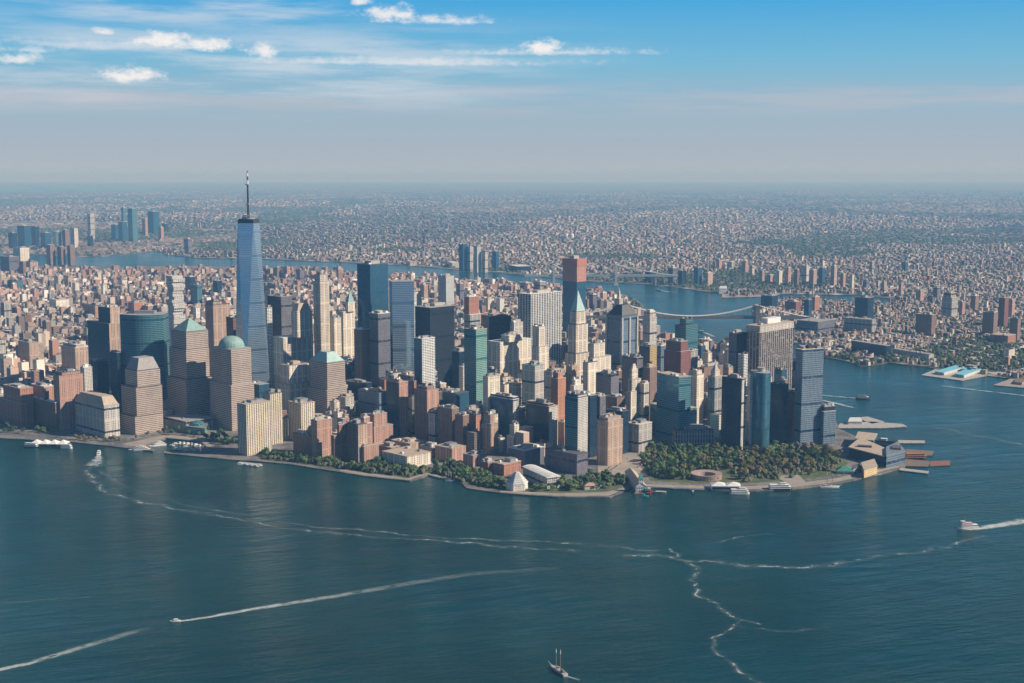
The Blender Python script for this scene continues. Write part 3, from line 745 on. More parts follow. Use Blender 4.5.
def tallest():
    D = 2857
    X, Y, _z = at(248.6, 224, D + 44); zt = at(249, 223, D + 44)[2]
    root = empty('spired_tower', (X, Y, GZ), "tallest tower of pale blue tapering glass with a tall white and black spire", 'skyscraper')
    th = R(34)
    h0, zt = 58.0, zt - GZ
    rot = lambda x, y: (x * math.cos(th) - y * math.sin(th), x * math.sin(th) + y * math.cos(th))
    B4 = [rot(x, y) for x, y in ((-29.5, -29.5), (29.5, -29.5), (29.5, 29.5), (-29.5, 29.5))]
    T4 = [rot(x, y) for x, y in ((0, -26), (26, 0), (0, 26), (-26, 0))]      # corners above the middles of the base sides
    m = M(); m.prism(B4, 0, h0); m.build('podium', FAC['greengl'], root)
    def tri(m, p):
        a, b_, c = [Vector(q) for q in p]
        hx = Vector((b_.x - a.x, b_.y - a.y, 0)) if abs(b_.z - a.z) < 1 else Vector((c.x - b_.x, c.y - b_.y, 0))
        hx.normalize()
        m.face(p, [(Vector(q).dot(hx) + 100, q[2]) for q in p])
    m = M()
    for i in range(4):
        j = (i + 1) % 4
        tri(m, [(*B4[i], h0), (*B4[j], h0), (*T4[i], zt)])
        k = (i - 1) % 4
        tri(m, [(*T4[k], zt), (*B4[i], h0), (*T4[i], zt)])
    m.face([(*p, zt) for p in T4])
    m.build('glass_shaft', FAC['skygl'], root)
    m = M(); m.prism(scaled(T4, .97), zt, zt + 9); m.build('parapet', M_DARK, root)
    m = M(); m.cyl(0, 0, zt + 9, zt + 13, 15, n=24); m.cyl(0, 0, zt + 15, zt + 17, 13, n=24)
    for i in range(8): m.box(13 * math.cos(i * .785), 13 * math.sin(i * .785), zt + 9, .8, .8, 8)
    m.build('communication_ring', M_STEEL, root)
    ztip = at(249, 170.5, D + 44)[2] - GZ
    Z = [zt + 9 + (ztip - zt - 9) * f for f in (0, .16, .30, .44, .58, .70, .80, .88, .95, 1)]
    rr = [2.9, 2.6, 2.4, 2.2, 2.0, 1.9, 1.7, 1.6, 1.3, .8]
    sp = None
    for i in range(9):
        m = M(); m.cyl(0, 0, Z[i], Z[i + 1], rr[i], rr[i + 1], n=10)
        o = m.build('spire_section', M_WHITE if i in (5, 7) else M_DARK, root)
        if i in (2, 5):
            m = M(); m.cyl(0, 0, Z[i], Z[i] + 2.2, 5.0, n=14); m.build('spire_platform', M_STEEL, root)
    OCC.append((233, 269, 224, D)); FOOT.append([(X - 40, Y - 40), (X + 40, Y - 40), (X + 40, Y + 40), (X - 40, Y + 40)])
    ANCHOR.append((249, D, "the spired tallest tower"))
tallest()
bld("pale blue glass lower tower in front of the tallest tower's right foot", 248, 259, 269, 385, 2790, 'bluegl', ph=False, units=2)

def stacked():
    X, Y, Z = at(173, 276, 3500)
    root = empty('apartment_tower', (X, Y + 18, GZ), "white glass apartment tower stacked of shifted boxes, left of the tallest tower", 'building')
    r = random.Random(3); z = 0
    k = 0
    while z < Z - GZ:
        h = 13 if z < 150 else 8
        s = 17.5 if z < 150 else r.uniform(13, 18)
        m = M(); m.box(r.uniform(-2.5, 2.5) * (z > 25), r.uniform(-2, 2), z, s * 2, s * 2, h - .4, R(44))
        m.build('floor_stack', FAC['whiteband' if k % 2 else 'balcony'], root)
        z += h; k += 1
    OCC.append((163, 183, 276, 3500)); FOOT.append([(X - 20, Y), (X + 20, Y), (X + 20, Y + 40), (X - 20, Y + 40)])
    ANCHOR.append((173, 3500, "the stacked-box tower"))
stacked()

def under_construction():
    P, Z, a, b_ = footprint(563, 577, 586, 259, 4150, 46, 30)
    cx, cy = centre(P); q = [(x - cx, y - cy) for x, y in P]
    root = empty('unfinished_tower', (cx, cy, GZ), "unfinished glass tower whose top floors are wrapped in orange red netting", 'building')
    zt = Z - GZ; zn = at(577, 282, 4150)[2] - GZ
    m = M(); m.prism(q, 0, zn); m.build('wall', FAC['bluegl'], root)
    m = M(); m.prism(inset(q, .8), zn, zt - 22); m.build('netting', FAC['net'], root)
    m = M(); m.prism(inset(q, 2.2), zt - 22, zt, bottom=True); m.build('safety_screen', plain('red_screen', (.42, .17, .13), .8), root)
    m = M(); m.box(b_*.2, -a*.45, 0, 3, 3, zt + 4, R(46)); m.build('hoist_mast', M_WHITE, root)
    m = M(); m.box(0, 0, zt, a*.4, b_*.4, 9, R(46)); m.build('core', M_CONC, root)
    OCC.append((563, 586, 259, 4150)); FOOT.append(P); ANCHOR.append((575, 4150, "the netted unfinished tower"))
under_construction()

def needle():
    # the stone spire that looks over the dark-hipped tower's roof
    X, Y, Z = at(619, 287, 3190)
    root = empty('stone_spire_tower', (X, Y, GZ), "tan art deco tower whose thin stone spire shows above the dark hipped top", 'building')
    z = Z - GZ
    m = M(); m.box(0, 0, 0, 38, 38, z - 62, R(46)); m.build('wall', FAC['tan'], root)
    m = M(); m.box(0, 0, z - 62, 22, 22, 20, R(46)); m.box(0, 0, z - 42, 14, 14, 14, R(46)); m.build('setback_storeys', FAC['limestone'], root)
    m = M(); m.cyl(0, 0, z - 28, z - 10, 5, 3, n=8); m.cyl(0, 0, z - 10, z, 1.6, .2, n=8); m.build('spire', M_CREAMW, root)
    OCC.append((612, 626, 300, 3190)); FOOT.append([(X-24, Y-24), (X+24, Y-24), (X+24, Y+24), (X-24, Y+24)])
needle()

def museum():
    X, Y = g(517, 491, GZ); Y += 16
    root = empty('stepped_museum', (X, Y, GZ), "white six-sided museum with a stepped tiered roof at the water's edge", 'museum')
    H = lambda r_: [(r_ * math.cos(i * math.pi / 3 + .2), r_ * math.sin(i * math.pi / 3 + .2)) for i in range(6)]
    m = M(); m.prism(H(19), 0, 11); m.build('wall', FAC['white'], root)
    z, r_ = 11, 19.6
    for i in range(6):
        m = M(); m.prism(H(r_), z, z + 1.6, bottom=True); m.prism(H(r_ - 1.8), z + 1.6, z + 3.4, cap=False)
        m.build('roof_tier', M_ROOFW, root); z += 3.2; r_ -= 2.9
    FOOT.append([(X-22, Y-22), (X+22, Y-22), (X+22, Y+22), (X-22, Y+22)]); ANCHOR.append((517, Y, "the stepped museum"))
museum()
def museum_wing():
    A = g(523, 478, GZ); B_ = g(547, 489, GZ); C_ = g(554, 483.5, GZ)
    ax = Vector((B_[0]-A[0], B_[1]-A[1])); L = ax.length; u = ax.normalized(); v = Vector((-u.y, u.x))
    wd = 24
    root = empty('museum_wing', (A[0], A[1], GZ), "long museum wing with a bright white curved roof beside the stepped museum", 'museum')
    q = lambda s, t: (u.x * s + v.x * t, u.y * s + v.y * t)
    P = [q(0, 0), q(L, 0), q(L, wd), q(0, wd)]
    m = M(); m.prism(P, 0, 19); m.build('wall', FAC['greige'], root)
    m = M()
    n = 8
    prof = [(-2 + (wd + 4) * i / n, 19.2 + 4.0 * math.sin(math.pi * (.12 + .8 * i / n))) for i in range(n + 1)]
    for (t0, z0), (t1, z1) in zip(prof, prof[1:]):
        m.face([(*q(-1, t0), z0), (*q(L + 2, t0), z0), (*q(L + 2, t1), z1), (*q(-1, t1), z1)])
    m.face([(*q(L + 2, t), z) for t, z in prof] + [(*q(L + 2, wd + 2), 19.1), (*q(L + 2, -2), 19.1)])
    m.build('roof', M_ROOFW, root)
    FOOT.append([(A[0]+p[0], A[1]+p[1]) for p in P])
museum_wing()

# ---------------------------------------------------------------- water and land
def water():
    m, n, b = principled('harbour_water')
    geo = n.n('ShaderNodeNewGeometry'); P = geo.outputs['Position']
    big = n.noise(P, .0016, 4.0, .6)
    mid = n.noise(P, .012, 4.0, .6)
    colr = n.mix(n.smooth(n.math('ADD', n.math('MULTIPLY', big, .7), n.math('MULTIPLY', mid, .3)), .35, .65), (.002, .032, .032), (.007, .054, .051))
    n.put(b.inputs['Base Color'], colr)
    b.inputs['Roughness'].default_value = .19
    b.inputs['IOR'].default_value = 1.333
    sp = n.n('ShaderNodeSeparateXYZ'); n.put(sp.inputs[0], P)
    # wind chop with its crests lying across the wind, over a slower swell
    rx = n.math('ADD', n.math('MULTIPLY', sp.outputs[0], .94), n.math('MULTIPLY', sp.outputs[1], .34))
    ry = n.math('SUBTRACT', n.math('MULTIPLY', sp.outputs[1], .94), n.math('MULTIPLY', sp.outputs[0], .34))
    chop = n.noise(n.xyz(n.math('MULTIPLY', rx, .045), n.math('MULTIPLY', ry, .13), 0.0), 1.0, 5.0, .62)
    swell = n.noise(n.xyz(n.math('MULTIPLY', rx, .010), n.math('MULTIPLY', ry, .030), 4.0), 1.0, 3.0, .5)
    gust = n.smooth(n.noise(P, .0035, 3.0, .6), .30, .70)
    h = n.math('ADD', n.math('MULTIPLY', chop, n.math('MULTIPLY_ADD', gust, 1.9, .35)), n.math('MULTIPLY', swell, 2.2))
    bp = n.n('ShaderNodeBump'); bp.inputs['Strength'].default_value = 1.0; bp.inputs['Distance'].default_value = 1.65
    n.put(bp.inputs['Height'], h); n.put(b.inputs['Normal'], bp.outputs[0])
    k = M()
    k.face([(-70000, -1500, 0), (70000, -1500, 0), (70000, 86000, 0), (-70000, 86000, 0)])
    tag(k.build('water', m), kind='structure')
water()

def street_ground():
    m, n, b = principled('street_ground')
    P = n.n('ShaderNodeNewGeometry').outputs['Position']
    a = n.noise(P, .02, 5.0, .65); f = n.noise(P, .22, 4.0, .6)
    c = n.ramp(n.math('ADD', n.math('MULTIPLY', a, .6), n.math('MULTIPLY', f, .4)), [(.35, (.06, .06, .06)), (.48, (.12, .115, .11)), (.56, (.24, .22, .20)), (.68, (.13, .12, .11))])
    n.put(b.inputs['Base Color'], c); b.inputs['Roughness'].default_value = .9
    return m
def far_ground():
    m, n, b = principled('city_ground')
    P = n.n('ShaderNodeNewGeometry').outputs['Position']
    vo = n.n('ShaderNodeTexVoronoi', voronoi_dimensions='2D', feature='F1'); n.put(vo.inputs['Vector'], P); vo.inputs['Scale'].default_value = .022
    sp = n.n('ShaderNodeSeparateColor'); n.put(sp.inputs[0], vo.outputs['Color'])
    c = n.ramp(sp.outputs[0], [(0, (.055, .065, .045)), (.22, (.10, .10, .10)), (.40, (.20, .17, .15)), (.55, (.045, .065, .035)), (.72, (.30, .25, .21)), (.88, (.42, .39, .36)), (.95, (.13, .12, .12))], 'CONSTANT')
    park = n.smooth(n.noise(P, .00055, 4.0, .6), .57, .63)
    c = n.mix(park, c, n.mix(n.noise(P, .02, 3.0), (.025, .045, .02), (.06, .08, .035)))
    n.put(b.inputs['Base Color'], c); b.inputs['Roughness'].default_value = .95
    return m
M_STREET, M_FARG = street_ground(), far_ground()
def lawn_mat():
    m, n, b = principled('lawn')
    P = n.n('ShaderNodeNewGeometry').outputs['Position']
    c = n.ramp(n.noise(P, .05, 5.0, .65), [(.3, (.05, .07, .03)), (.5, (.085, .12, .04)), (.62, (.16, .13, .08)), (.75, (.10, .11, .05))])
    n.put(b.inputs['Base Color'], c); b.inputs['Roughness'].default_value = .95
    return m
M_LAWN = lawn_mat()
M_PATH = plain('pale_paving', (.33, .285, .235), .9, .25, .05)

SHORE = [(-120, 434), (0, 439), (60, 442), (74, 443), (120, 448), (153, 452), (154.5, 450), (148, 446.5), (166, 439), (200, 442.5), (207, 448), (200, 452.5), (164, 452.3), (164, 454),
         (236, 461), (262, 462.5), (290, 465), (340, 473), (365, 477), (410, 482), (428, 476), (440, 479), (462, 484), (466, 489), (500, 494), (556, 498), (610, 498), (629, 490), (637, 488),
         (655, 488.5), (690, 490.5), (742, 492), (770, 491), (800, 489), (835, 485), (862, 479), (880, 475), (905, 468)]
EAST = [(906, 460), (880, 452), (858, 438), (840, 430), (834, 418), (822, 402), (800, 385), (775, 372), (750, 360), (720, 353), (690, 348), (665, 338), (650, 322), (645, 308), (638, 301), (625, 295),
        (600, 291), (575, 289), (540, 286), (500, 282.5), (470, 280.5), (430, 278), (395, 276), (340, 271.5), (270, 268), (200, 266), (120, 267), (75, 267), (40, 266), (0, 268), (-120, 271)]
MAN = [g(*p) for p in SHORE + EAST]
sheet('ground', MAN, GZ, M_STREET, wall=4.0)
BK = [(1160, 396), (1090, 388), (1024, 381), (985, 376), (975, 373), (940, 371), (925, 367), (900, 365), (888, 363), (872, 366.5), (860, 367), (848, 362), (826, 358), (812, 354), (800, 346), (785, 338), (770, 331),
      (760, 327), (754, 320), (752, 310), (760, 303), (775, 299.5), (800, 299), (830, 302), (860, 303), (890, 303.5), (892, 299), (860, 296), (820, 295), (780, 294.5), (750, 297.5), (722, 297.5), (722, 293.5),
      (700, 291.5), (680, 288), (655, 286), (640, 284), (600, 283), (560, 279), (540, 277), (500, 273), (470, 271.5), (440, 268.5), (400, 265.5), (340, 262.5), (300, 261), (250, 259), (200, 258.5), (165, 255),
      (160, 252), (140, 252.5), (120, 255), (100, 256.5), (75, 257), (40, 255), (0, 254), (-120, 253)]
BKP = [g(*p) for p in BK] + [(-66000, 84000), (66000, 84000), (30000, 9000), (12000, 3600)]
sheet('ground', BKP, GZ, M_FARG, wall=4.0)
# the bay far off at upper left
sheet('water', [g(*p) for p in ((-60, 193), (60, 192), (120, 190.5), (165, 188.5), (150, 187), (60, 187.5), (-60, 189))], GZ + 1.5, bpy.data.materials['harbour_water'])

PARK = [(640, 462), (652, 450), (700, 446), (770, 447), (830, 451), (848, 464), (838, 476), (800, 481), (740, 485), (690, 484), (650, 482)]
sheet('lawn', [g(*p) for p in PARK], GZ + .05, M_LAWN)
sheet('lawn', [g(*p) for p in ((250, 452), (330, 456), (400, 468), (440, 472), (430, 474), (405, 479), (365, 474.5), (338, 470.5), (290, 463), (262, 461))], GZ + .05, M_LAWN)
sheet('lawn', [g(*p) for p in ((442, 470), (470, 472), (520, 484), (560, 487), (610, 476), (625, 486), (608, 494.5), (556, 495), (500, 491.5), (469, 486.5), (464, 481))], GZ + .05, M_LAWN)
sheet('path', [g(*p) for p in ((598, 452), (612, 442), (640, 447), (660, 440), (672, 436), (676, 440), (650, 458), (640, 474), (628, 482), (598, 476))], GZ + .09, M_PATH)
sheet('path', [g(*p) for p in ((640, 485), (690, 486.5), (742, 487.5), (770, 486.5), (800, 484), (835, 479.5), (862, 474), (900, 466.5), (899, 468), (862, 477.5), (835, 483.5), (800, 487.6), (770, 489.6), (742, 490.6), (690, 489.2), (645, 487.3))], GZ + .12, M_PATH)
sheet('path', [g(*p) for p in ((560, 494.5), (608, 493), (628, 487.5), (627, 489.3), (609, 496.8), (556, 497), (500, 493.2), (500, 491.8))], GZ + .12, M_PATH)
sheet('path', [g(*p) for p in ((776, 478), (796, 474), (806, 483), (790, 486))], GZ + .10, M_PATH)
sheet('path', [g(*p) for p in ((122, 445), (150, 439), (167, 435.5), (206, 440), (212, 447), (207.5, 447.6), (200.4, 441.8), (166, 438.3), (146, 446), (152, 450.6))], GZ + .12, M_PATH)
sheet('path', [g(*p) for p in ((340, 469.8), (365, 474), (408, 479.3), (427, 473.8), (441, 477), (440, 478.6), (428, 475.2), (410, 481.3), (365, 476.2), (340, 472.2))], GZ + .12, M_PATH)

# ---------------------------------------------------------------- Brooklyn and Queens towers that can be told apart
def far_tower(label, xl, xc, xr, yt, yb, fac, name='apartment_tower', **k):
    return bld(label, xl, xc, xr, yt, gd(xc, yb), fac, name, over=.3, **k)
far_tower("broad dark warehouse tower right across the river behind the cream-rimmed gridded tower", 855, 868, 874, 298, 320, 'navy', 'office_building', short="the broad dark far-shore tower")
far_tower("long dark warehouse block with a pale end wall across the river", 844, 872, 876, 320, 334, 'grey', 'warehouse', ph=False, units=3, short="the long dark warehouse")
far_tower("dark shoreline block of several roofs left of the long dark warehouse", 797, 818, 835, 322, 335, 'violet', 'warehouse', ph=False, units=4)
far_tower("pale blue slab with a white right edge beside the slim red tower", 804, 809, 812, 300, 322, 'bluegl')
far_tower("slim red brick tower across the river with a mast-like chimney", 812, 815, 820, 297, 311, 'brick')
far_tower("dark humped block at the foot of the stone bridge tower", 761, 772, 778, 296, 309, 'navy', 'office_building')
far_tower("brown brick block right of the dark humped block across the river", 785, 796, 801, 302, 313, 'maroon', 'warehouse')
far_tower("brown slab with a cream right edge behind the shore trees across the river", 916, 932, 936, 315, 338, 'brown', short="the cream-edged brown slab")
far_tower("tall grey far-shore tower with a stepped top above the long shed roofs", 942, 952, 958, 298, 319, 'grey', tiers=[(944, 951, 956, 293)])
far_tower("dark slab with a bright cream edge near the right side of the far shore", 983, 994, 998, 313, 338, 'brown', tiers=[(990, 994, 998, 312, 'cream')], short="the bright-edged dark slab")
far_tower("slim dark tower right of the bright-edged dark slab", 999, 1005, 1009, 298, 328, 'maroon')
far_tower("brown tower with a cream edge at the far right shore", 1010, 1018, 1021, 319, 342, 'brown')
far_tower("low red brick block with a long roof at the far right shore", 990, 1008, 1016, 336, 346, 'brick', 'warehouse', ph=False)
far_tower("small cream block on the far right shore among trees", 1003, 1009, 1015, 350, 361, 'cream', 'warehouse', ph=False)
far_tower("long dark shed on the far shore in front of the warehouses", 836, 886, 891, 346, 357, 'navy', 'warehouse', ph=False, roof=M_ROOF, units=0, th=30)
far_tower("low shed with a white end wall at the water right of the long dark shed", 893, 929, 934, 354.5, 362, 'greige', 'warehouse', ph=False, units=3, th=30)
far_tower("small tan tower house above the long dark shed", 864, 867, 870, 340, 349, 'tan', 'warehouse', ph=False, units=0)
far_tower("blue glass tower on the far shore between the two bridges", 694, 698, 702, 268, 286, 'bluegl', short="the blue far-shore tower")
far_tower("tan slab joined right of the blue far-shore tower", 705, 708, 713, 273, 286, 'tan')
far_tower("dark box on the far shore left of the blue far-shore tower", 645, 651, 656, 272, 283, 'navy', 'warehouse')
far_tower("dark tall block on the far shore halfway between bridge and chimney", 668, 673, 677, 268, 284, 'violet')
far_tower("dark slab beside the halfway block on the far shore", 678, 682, 686, 271, 285, 'navy')
for (a, b_, c, yt, yb, f, t) in ((459, 463, 467, 244.5, 272, 'bluegl', "pale blue riverside tower, leftmost of the five across the river"), (467, 470, 473, 247, 272, 'greige', "pale riverside tower, second from left of the five across the river"),
        (474, 477, 481, 246.5, 273, 'ripple', "silver riverside tower, middle of the five across the river"), (482, 485, 488, 251, 273, 'greige', "pale riverside tower, fourth of the five across the river"), (492, 496, 499, 251.5, 270, 'bluegl', "blue riverside tower, rightmost of the five across the river")):
    far_tower(t, a, b_, c, yt, yb, f, group='riverside towers across the river')
far_tower("long low blue warehouse right of the five riverside towers", 488, 517, 531, 266.5, 272.5, 'navy', 'warehouse', ph=False, units=0, roof=M_ROOFW, th=20)
far_tower("long white-roofed shed by the river left of the five towers", 424, 452, 459, 263, 268, 'white', 'warehouse', ph=False, units=0, roof=M_ROOFW, th=14)
far_tower("long tan shed by the river left of the white-roofed shed", 400, 410, 417, 262, 266, 'cream', 'warehouse', ph=False, units=0, roof=M_ROOFT, th=14)
for (a, b_, c, yt, yb, f, t) in ((127.5, 132, 137, 209, 243, 'farglass', "tall rounded green glass tower, tallest of the distant cluster at upper left"), (121, 123, 125.5, 208, 238, 'farglass', "thin dark green tower just left of the tallest green far tower"),
        (147.5, 153, 159, 211.5, 234, 'bluegl', "broad blue slab right of the tallest green far tower"), (142, 145, 147.5, 219, 236, 'pinkbrick', "pink brick tower between the green and blue far towers"),
        (111, 115, 120, 225, 240, 'bluegl', "low blue glass block left of the green far towers"), (118, 122, 127, 222, 241, 'bluegl', "blue glass block in front of the thin dark green tower"),
        (158, 161, 163.5, 227, 241, 'pinkbrick', "small pink tower below the broad blue far slab"), (162, 165, 168, 223.5, 232, 'navy', "dark far block at the right end of the distant cluster"),
        (87, 90, 94, 214, 240, 'greige', "lone pale far tower left of the distant cluster"), (87, 90, 93, 236, 248, 'navy', "dark block under the lone pale far tower"),
        (17, 24, 31, 226, 248, 'bluegl', "broad pale blue slab in the far left riverside row"), (31, 35, 39, 226.5, 247, 'navy', "dark blue tower in the far left riverside row"), (40, 45, 51, 233, 250, 'bluegl', "blue block in the middle of the far left riverside row"),
        (52, 56, 61, 231.5, 249, 'skygl', "pale glass tower in the far left riverside row"), (62, 65, 69, 230, 249, 'brown', "brown tower near the right end of the far left riverside row"), (70, 74, 78, 228.5, 248, 'cream', "cream tower at the right end of the far left riverside row"),
        (8, 12, 17, 233, 250, 'navy', "dark block at the left end of the far left riverside row"), (184, 188, 192, 239, 254, 'violet', "mauve block across the river left of the tallest tower's mast")):
    far_tower(t, a, b_, c, yt, yb, f, group='far river towers')
for i, (a, b_, c, yt, t) in enumerate(((46, 50, 55, 245, "leftmost"), (57, 61, 65, 247, "middle one"), (67, 70, 74.5, 246, "rightmost"))):
    far_tower("tall brown brick river tower, %s of three on the near bank" % t, a, b_, c, yt, 266, 'brown', group='three brick river towers')
b = far_tower("brown slab on the near bank left of the three brick river towers", 24, 30, 38, 262, 276, 'tan')
# downtown over the far shore, right half
hz = random.Random(21)
spots = [(762, 272, 283), (770, 275, 284), (779, 271, 285), (788, 268, 284), (797, 270, 286), (806, 266, 283), (813, 270, 286), (822, 268, 285), (834, 266, 287), (843, 274, 288), (852, 275, 290), (866, 280, 291), (745, 262, 274), (752, 266, 277),
         (731, 262, 270), (719, 260, 270), (884, 282, 293), (901, 284, 297), (920, 291, 303), (937, 288, 300), (975, 296, 312), (962, 302, 316), (872, 262, 275), (905, 262, 272), (1012, 300, 318)]
fk = ['tan', 'pinkbrick', 'cream', 'violet', 'brown', 'greige', 'grey', 'bluegl']
far_list = []
for i, (x, yt, yb) in enumerate(spots):
    w = hz.uniform(2.4, 4.2)
    f = fk[i % 8] if i % 3 else 'pinkbrick'
    far_list.append((x, w, yt, yb, f))
cnt = {}
for x, w, yt, yb, f in sorted(far_list):
    cnt[f] = cnt.get(f, 0) + 1
    o = ("first", "second", "third", "fourth", "fifth", "sixth", "seventh", "eighth", "ninth", "tenth", "eleventh", "twelfth", "thirteenth")[cnt[f] - 1]
    far_tower("%s tower, %s of its colour from left, in downtown across the river" % (FCOL[f], o), x - w, x + w * .15, x + w, yt, yb, f, group='far-shore downtown towers', units=1)

def tank_round(label, px, py, D, r_, h):
    X, Y, Z = at(px, py, D)
    root = empty('gas_tank', (X, D, GZ), label, 'tank', 'far white storage tanks')
    m = M(); m.cyl(0, 0, 0, h, r_, n=20, cap=False); m.build('wall', M_WHITE, root)
    m = M(); m.dome(0, 0, h, r_, r_ * .35, 20, 3); m.build('roof', M_WHITE, root)
tank_round("white round storage tank far off behind the netted tower, left of the pair", 566, 240, 10900, 18, 34)
tank_round("white round storage tank far off behind the netted tower, right of the pair", 571.5, 240, 10900, 20, 34)
def chimney(label, px, yt, yb, r_):
    D = gd(px, yb); X, Y, Z = at(px, yt, D)
    root = empty('chimney', (X, D, GZ), label, 'chimney')
    m = M(); m.cyl(0, 0, 0, Z - GZ, r_, r_ * .6, n=12); m.build('stack', M_CONC, root)
    m = M(); m.cyl(0, 0, Z - GZ - 6, Z - GZ - 3, r_ * .75, n=12); m.build('collar', M_RED, root)
chimney("thin pale chimney on the far shore beside the tan slab", 708, 246, 285, 4.5)
chimney("thin chimney above the slim red tower across the river", 813.5, 272, 300, 3.5)

# ---------------------------------------------------------------- bridges
def suspension(name, label, xa, xb, D, tower_h, deck_h, sag_h, twr, arched, backx):
    ca = (xa - CX) / F_PX; cb = (xb - CX) / F_PX
    XA, XB = ca * (D * CP + 400 * SP), cb * (D * CP + 400 * SP)
    root = empty(name, ((XA + XB) / 2, D, 0), label, 'bridge')
    cx = (XA + XB) / 2; hw = 13.0
    for X in (XA, XB):
        x = X - cx
        m = M()
        if arched:
            # three piers joined over two pointed arches
            for y in (-17, 0, 17): m.box(x, y, 0, 13, 8 if y else 7, tower_h - 12)
            for y in (-8.6, 8.6):
                for k in range(5):
                    h = 12 - k * 2.4
                    for sg in (-1, 1): m.box(x, y + sg * (5.1 - k * .25 - (5 - k) * .35), tower_h - 24 + k * 2.4, 12.6, .9 + (k) * .75, 2.4)
            m.box(x, 0, tower_h - 12, 13.6, 43, 9); m.box(x, 0, tower_h - 3, 16, 46, 3); m.box(x, 0, 0, 18, 48, 12); m.box(x, 0, deck_h - 5, 13.3, 40, 4)
            m.build('bridge_tower', M_STONE, root)
        else:
            for y in (-hw, hw): m.box(x, y, 0, 11, 8, tower_h)
            for z in (deck_h + 12, deck_h + 34, tower_h - 5): m.box(x, 0, z, 5, hw * 2, 4)
            m.box(x, 0, 0, 22, 40, 9)
            m.build('bridge_tower', M_BSTEEL, root)
    m = M(); xl, xr = min(backx) - cx, max(backx) - cx
    m.box((xl + xr) / 2, 0, deck_h - 4, xr - xl, hw * 2, 4)
    for y in (-hw, hw): m.box((xl + xr) / 2, y, deck_h + .01, xr - xl, .8, 5)
    m.build('deck', plain('bridge_deck' if arched else 'pale_bridge_deck', (.20, .19, .18) if arched else (.46, .47, .47), .9), root)
    xs = [XA - cx, XB - cx]
    for y in (-hw, -hw * .35, hw * .35, hw) if arched else (-hw, hw):
        pts = []
        for i in range(25):
            t = i / 24
            pts.append((xs[0] + (xs[1] - xs[0]) * t, y, sag_h + (tower_h - sag_h) * (2 * t - 1) ** 2))
        left = [(xl + (xs[0] - xl) * t, y, deck_h + (tower_h - deck_h) * t ** 1.3) for t in (0, .25, .5, .75)]
        right = [(xs[1] + (xr - xs[1]) * t, y, deck_h + (tower_h - deck_h) * (1 - t) ** 1.3) for t in (.25, .5, .75, 1)]
        m = M(); m.tube(left + pts + right, 1.15 if arched else 1.3, 5); m.build('cable', M_CABLE if arched else M_BSTEEL, root)
        if abs(y) == hw:
            m = M()
            for i in range(1, 24):
                if pts[i][2] - deck_h > 2: m.box(pts[i][0], y, deck_h, .35, .35, pts[i][2] - deck_h)
            m.build('suspender', M_CABLE if arched else M_BSTEEL, root); 
    for k in range(3 if not arched else 6):
        m = M(); x = xr - (xr - xs[1]) * (k + .5) / 7
        m.box(x, 0, 0, 5, 20, deck_h - 4.2); m.build('pier', M_STONE if arched else M_BSTEEL, root)
    return root
suspension('stone_bridge', "stone-towered suspension bridge with pale cables crossing the river behind downtown", 628, 757, 4500, 84, 41, 46, 'stone', True, (150, 1040))
suspension('steel_bridge', "distant steel suspension bridge behind the netted unfinished tower", 554, 616, 6300, 100, 46, 54, 'steel', False, (60, 800))

# ---------------------------------------------------------------- blocks that fill the streets
def inside(poly, x, y):
    c = False
    j = len(poly) - 1
    for i in range(len(poly)):
        xi, yi = poly[i]; xj, yj = poly[j]
        if (yi > y) != (yj > y) and x < (xj - xi) * (y - yi) / (yj - yi) + xi: c = not c
        j = i
    return c
def inside_np(poly, X, Y):
    c = np.zeros(X.shape, bool); j = len(poly) - 1
    for i in range(len(poly)):
        xi, yi = poly[i]; xj, yj = poly[j]
        k = (yi > Y) != (yj > Y)
        c ^= k & (X < (xj - xi) * (Y - yi) / (yj - yi + 1e-9) + xi)
        j = i
    return c
FRONT = [(-100, 428), (60, 428), (120, 424), (165, 424), (210, 427), (236, 432), (290, 436), (330, 446), (365, 450), (400, 438), (470, 455), (545, 458), (560, 450), (596, 450), (612, 438), (640, 425), (668, 428), (720, 438), (796, 441), (806, 430), (806, 408),
         (800, 392), (770, 380), (745, 368), (715, 361), (690, 355), (660, 344), (642, 327), (634, 312), (622, 301), (598, 296), (572, 294), (540, 291), (500, 287), (470, 285), (430, 282), (395, 280), (340, 275), (270, 274), (200, 273.5), (120, 275), (75, 275), (40, 274), (0, 275), (-100, 278)]
FRP = [g(*p) for p in FRONT]
fboxes = [(min(p[0] for p in f), max(p[0] for p in f), min(p[1] for p in f), max(p[1] for p in f), f) for f in FOOT]
def clashes(x, y, r_):
    for x0, x1, y0, y1, f in fboxes:
        if x + r_ < x0 or x - r_ > x1 or y + r_ < y0 or y - r_ > y1: continue
        if inside(f, x, y): return True
        for i in range(len(f)):
            ax, ay = f[i]; bx, by = f[(i + 1) % len(f)]
            t = max(0, min(1, ((x - ax) * (bx - ax) + (y - ay) * (by - ay)) / ((bx - ax) ** 2 + (by - ay) ** 2 + 1e-9)))
            if math.hypot(x - ax - t * (bx - ax), y - ay - t * (by - ay)) < r_: return True
    return False
fr = random.Random(11)
ct, st = math.cos(R(46)), math.sin(R(46))
cands = []
ymax = 8300
i0 = -110
for i in range(-180, 360):
    for j in range(-80, 460):
        # streets: a gap after every second lot one way and every fourth the other
        gx = i * 23 + (i // 3) * 13; gy = j * 24 + (j // 5) * 14
        x = gx * ct - gy * st; y = gx * st + gy * ct
        if not (2300 < y < ymax) or abs(x) > y * .42 + 40: continue
        if not inside(FRP, x, y): continue
        cands.append((x + fr.uniform(-2, 2), y + fr.uniform(-2, 2)))
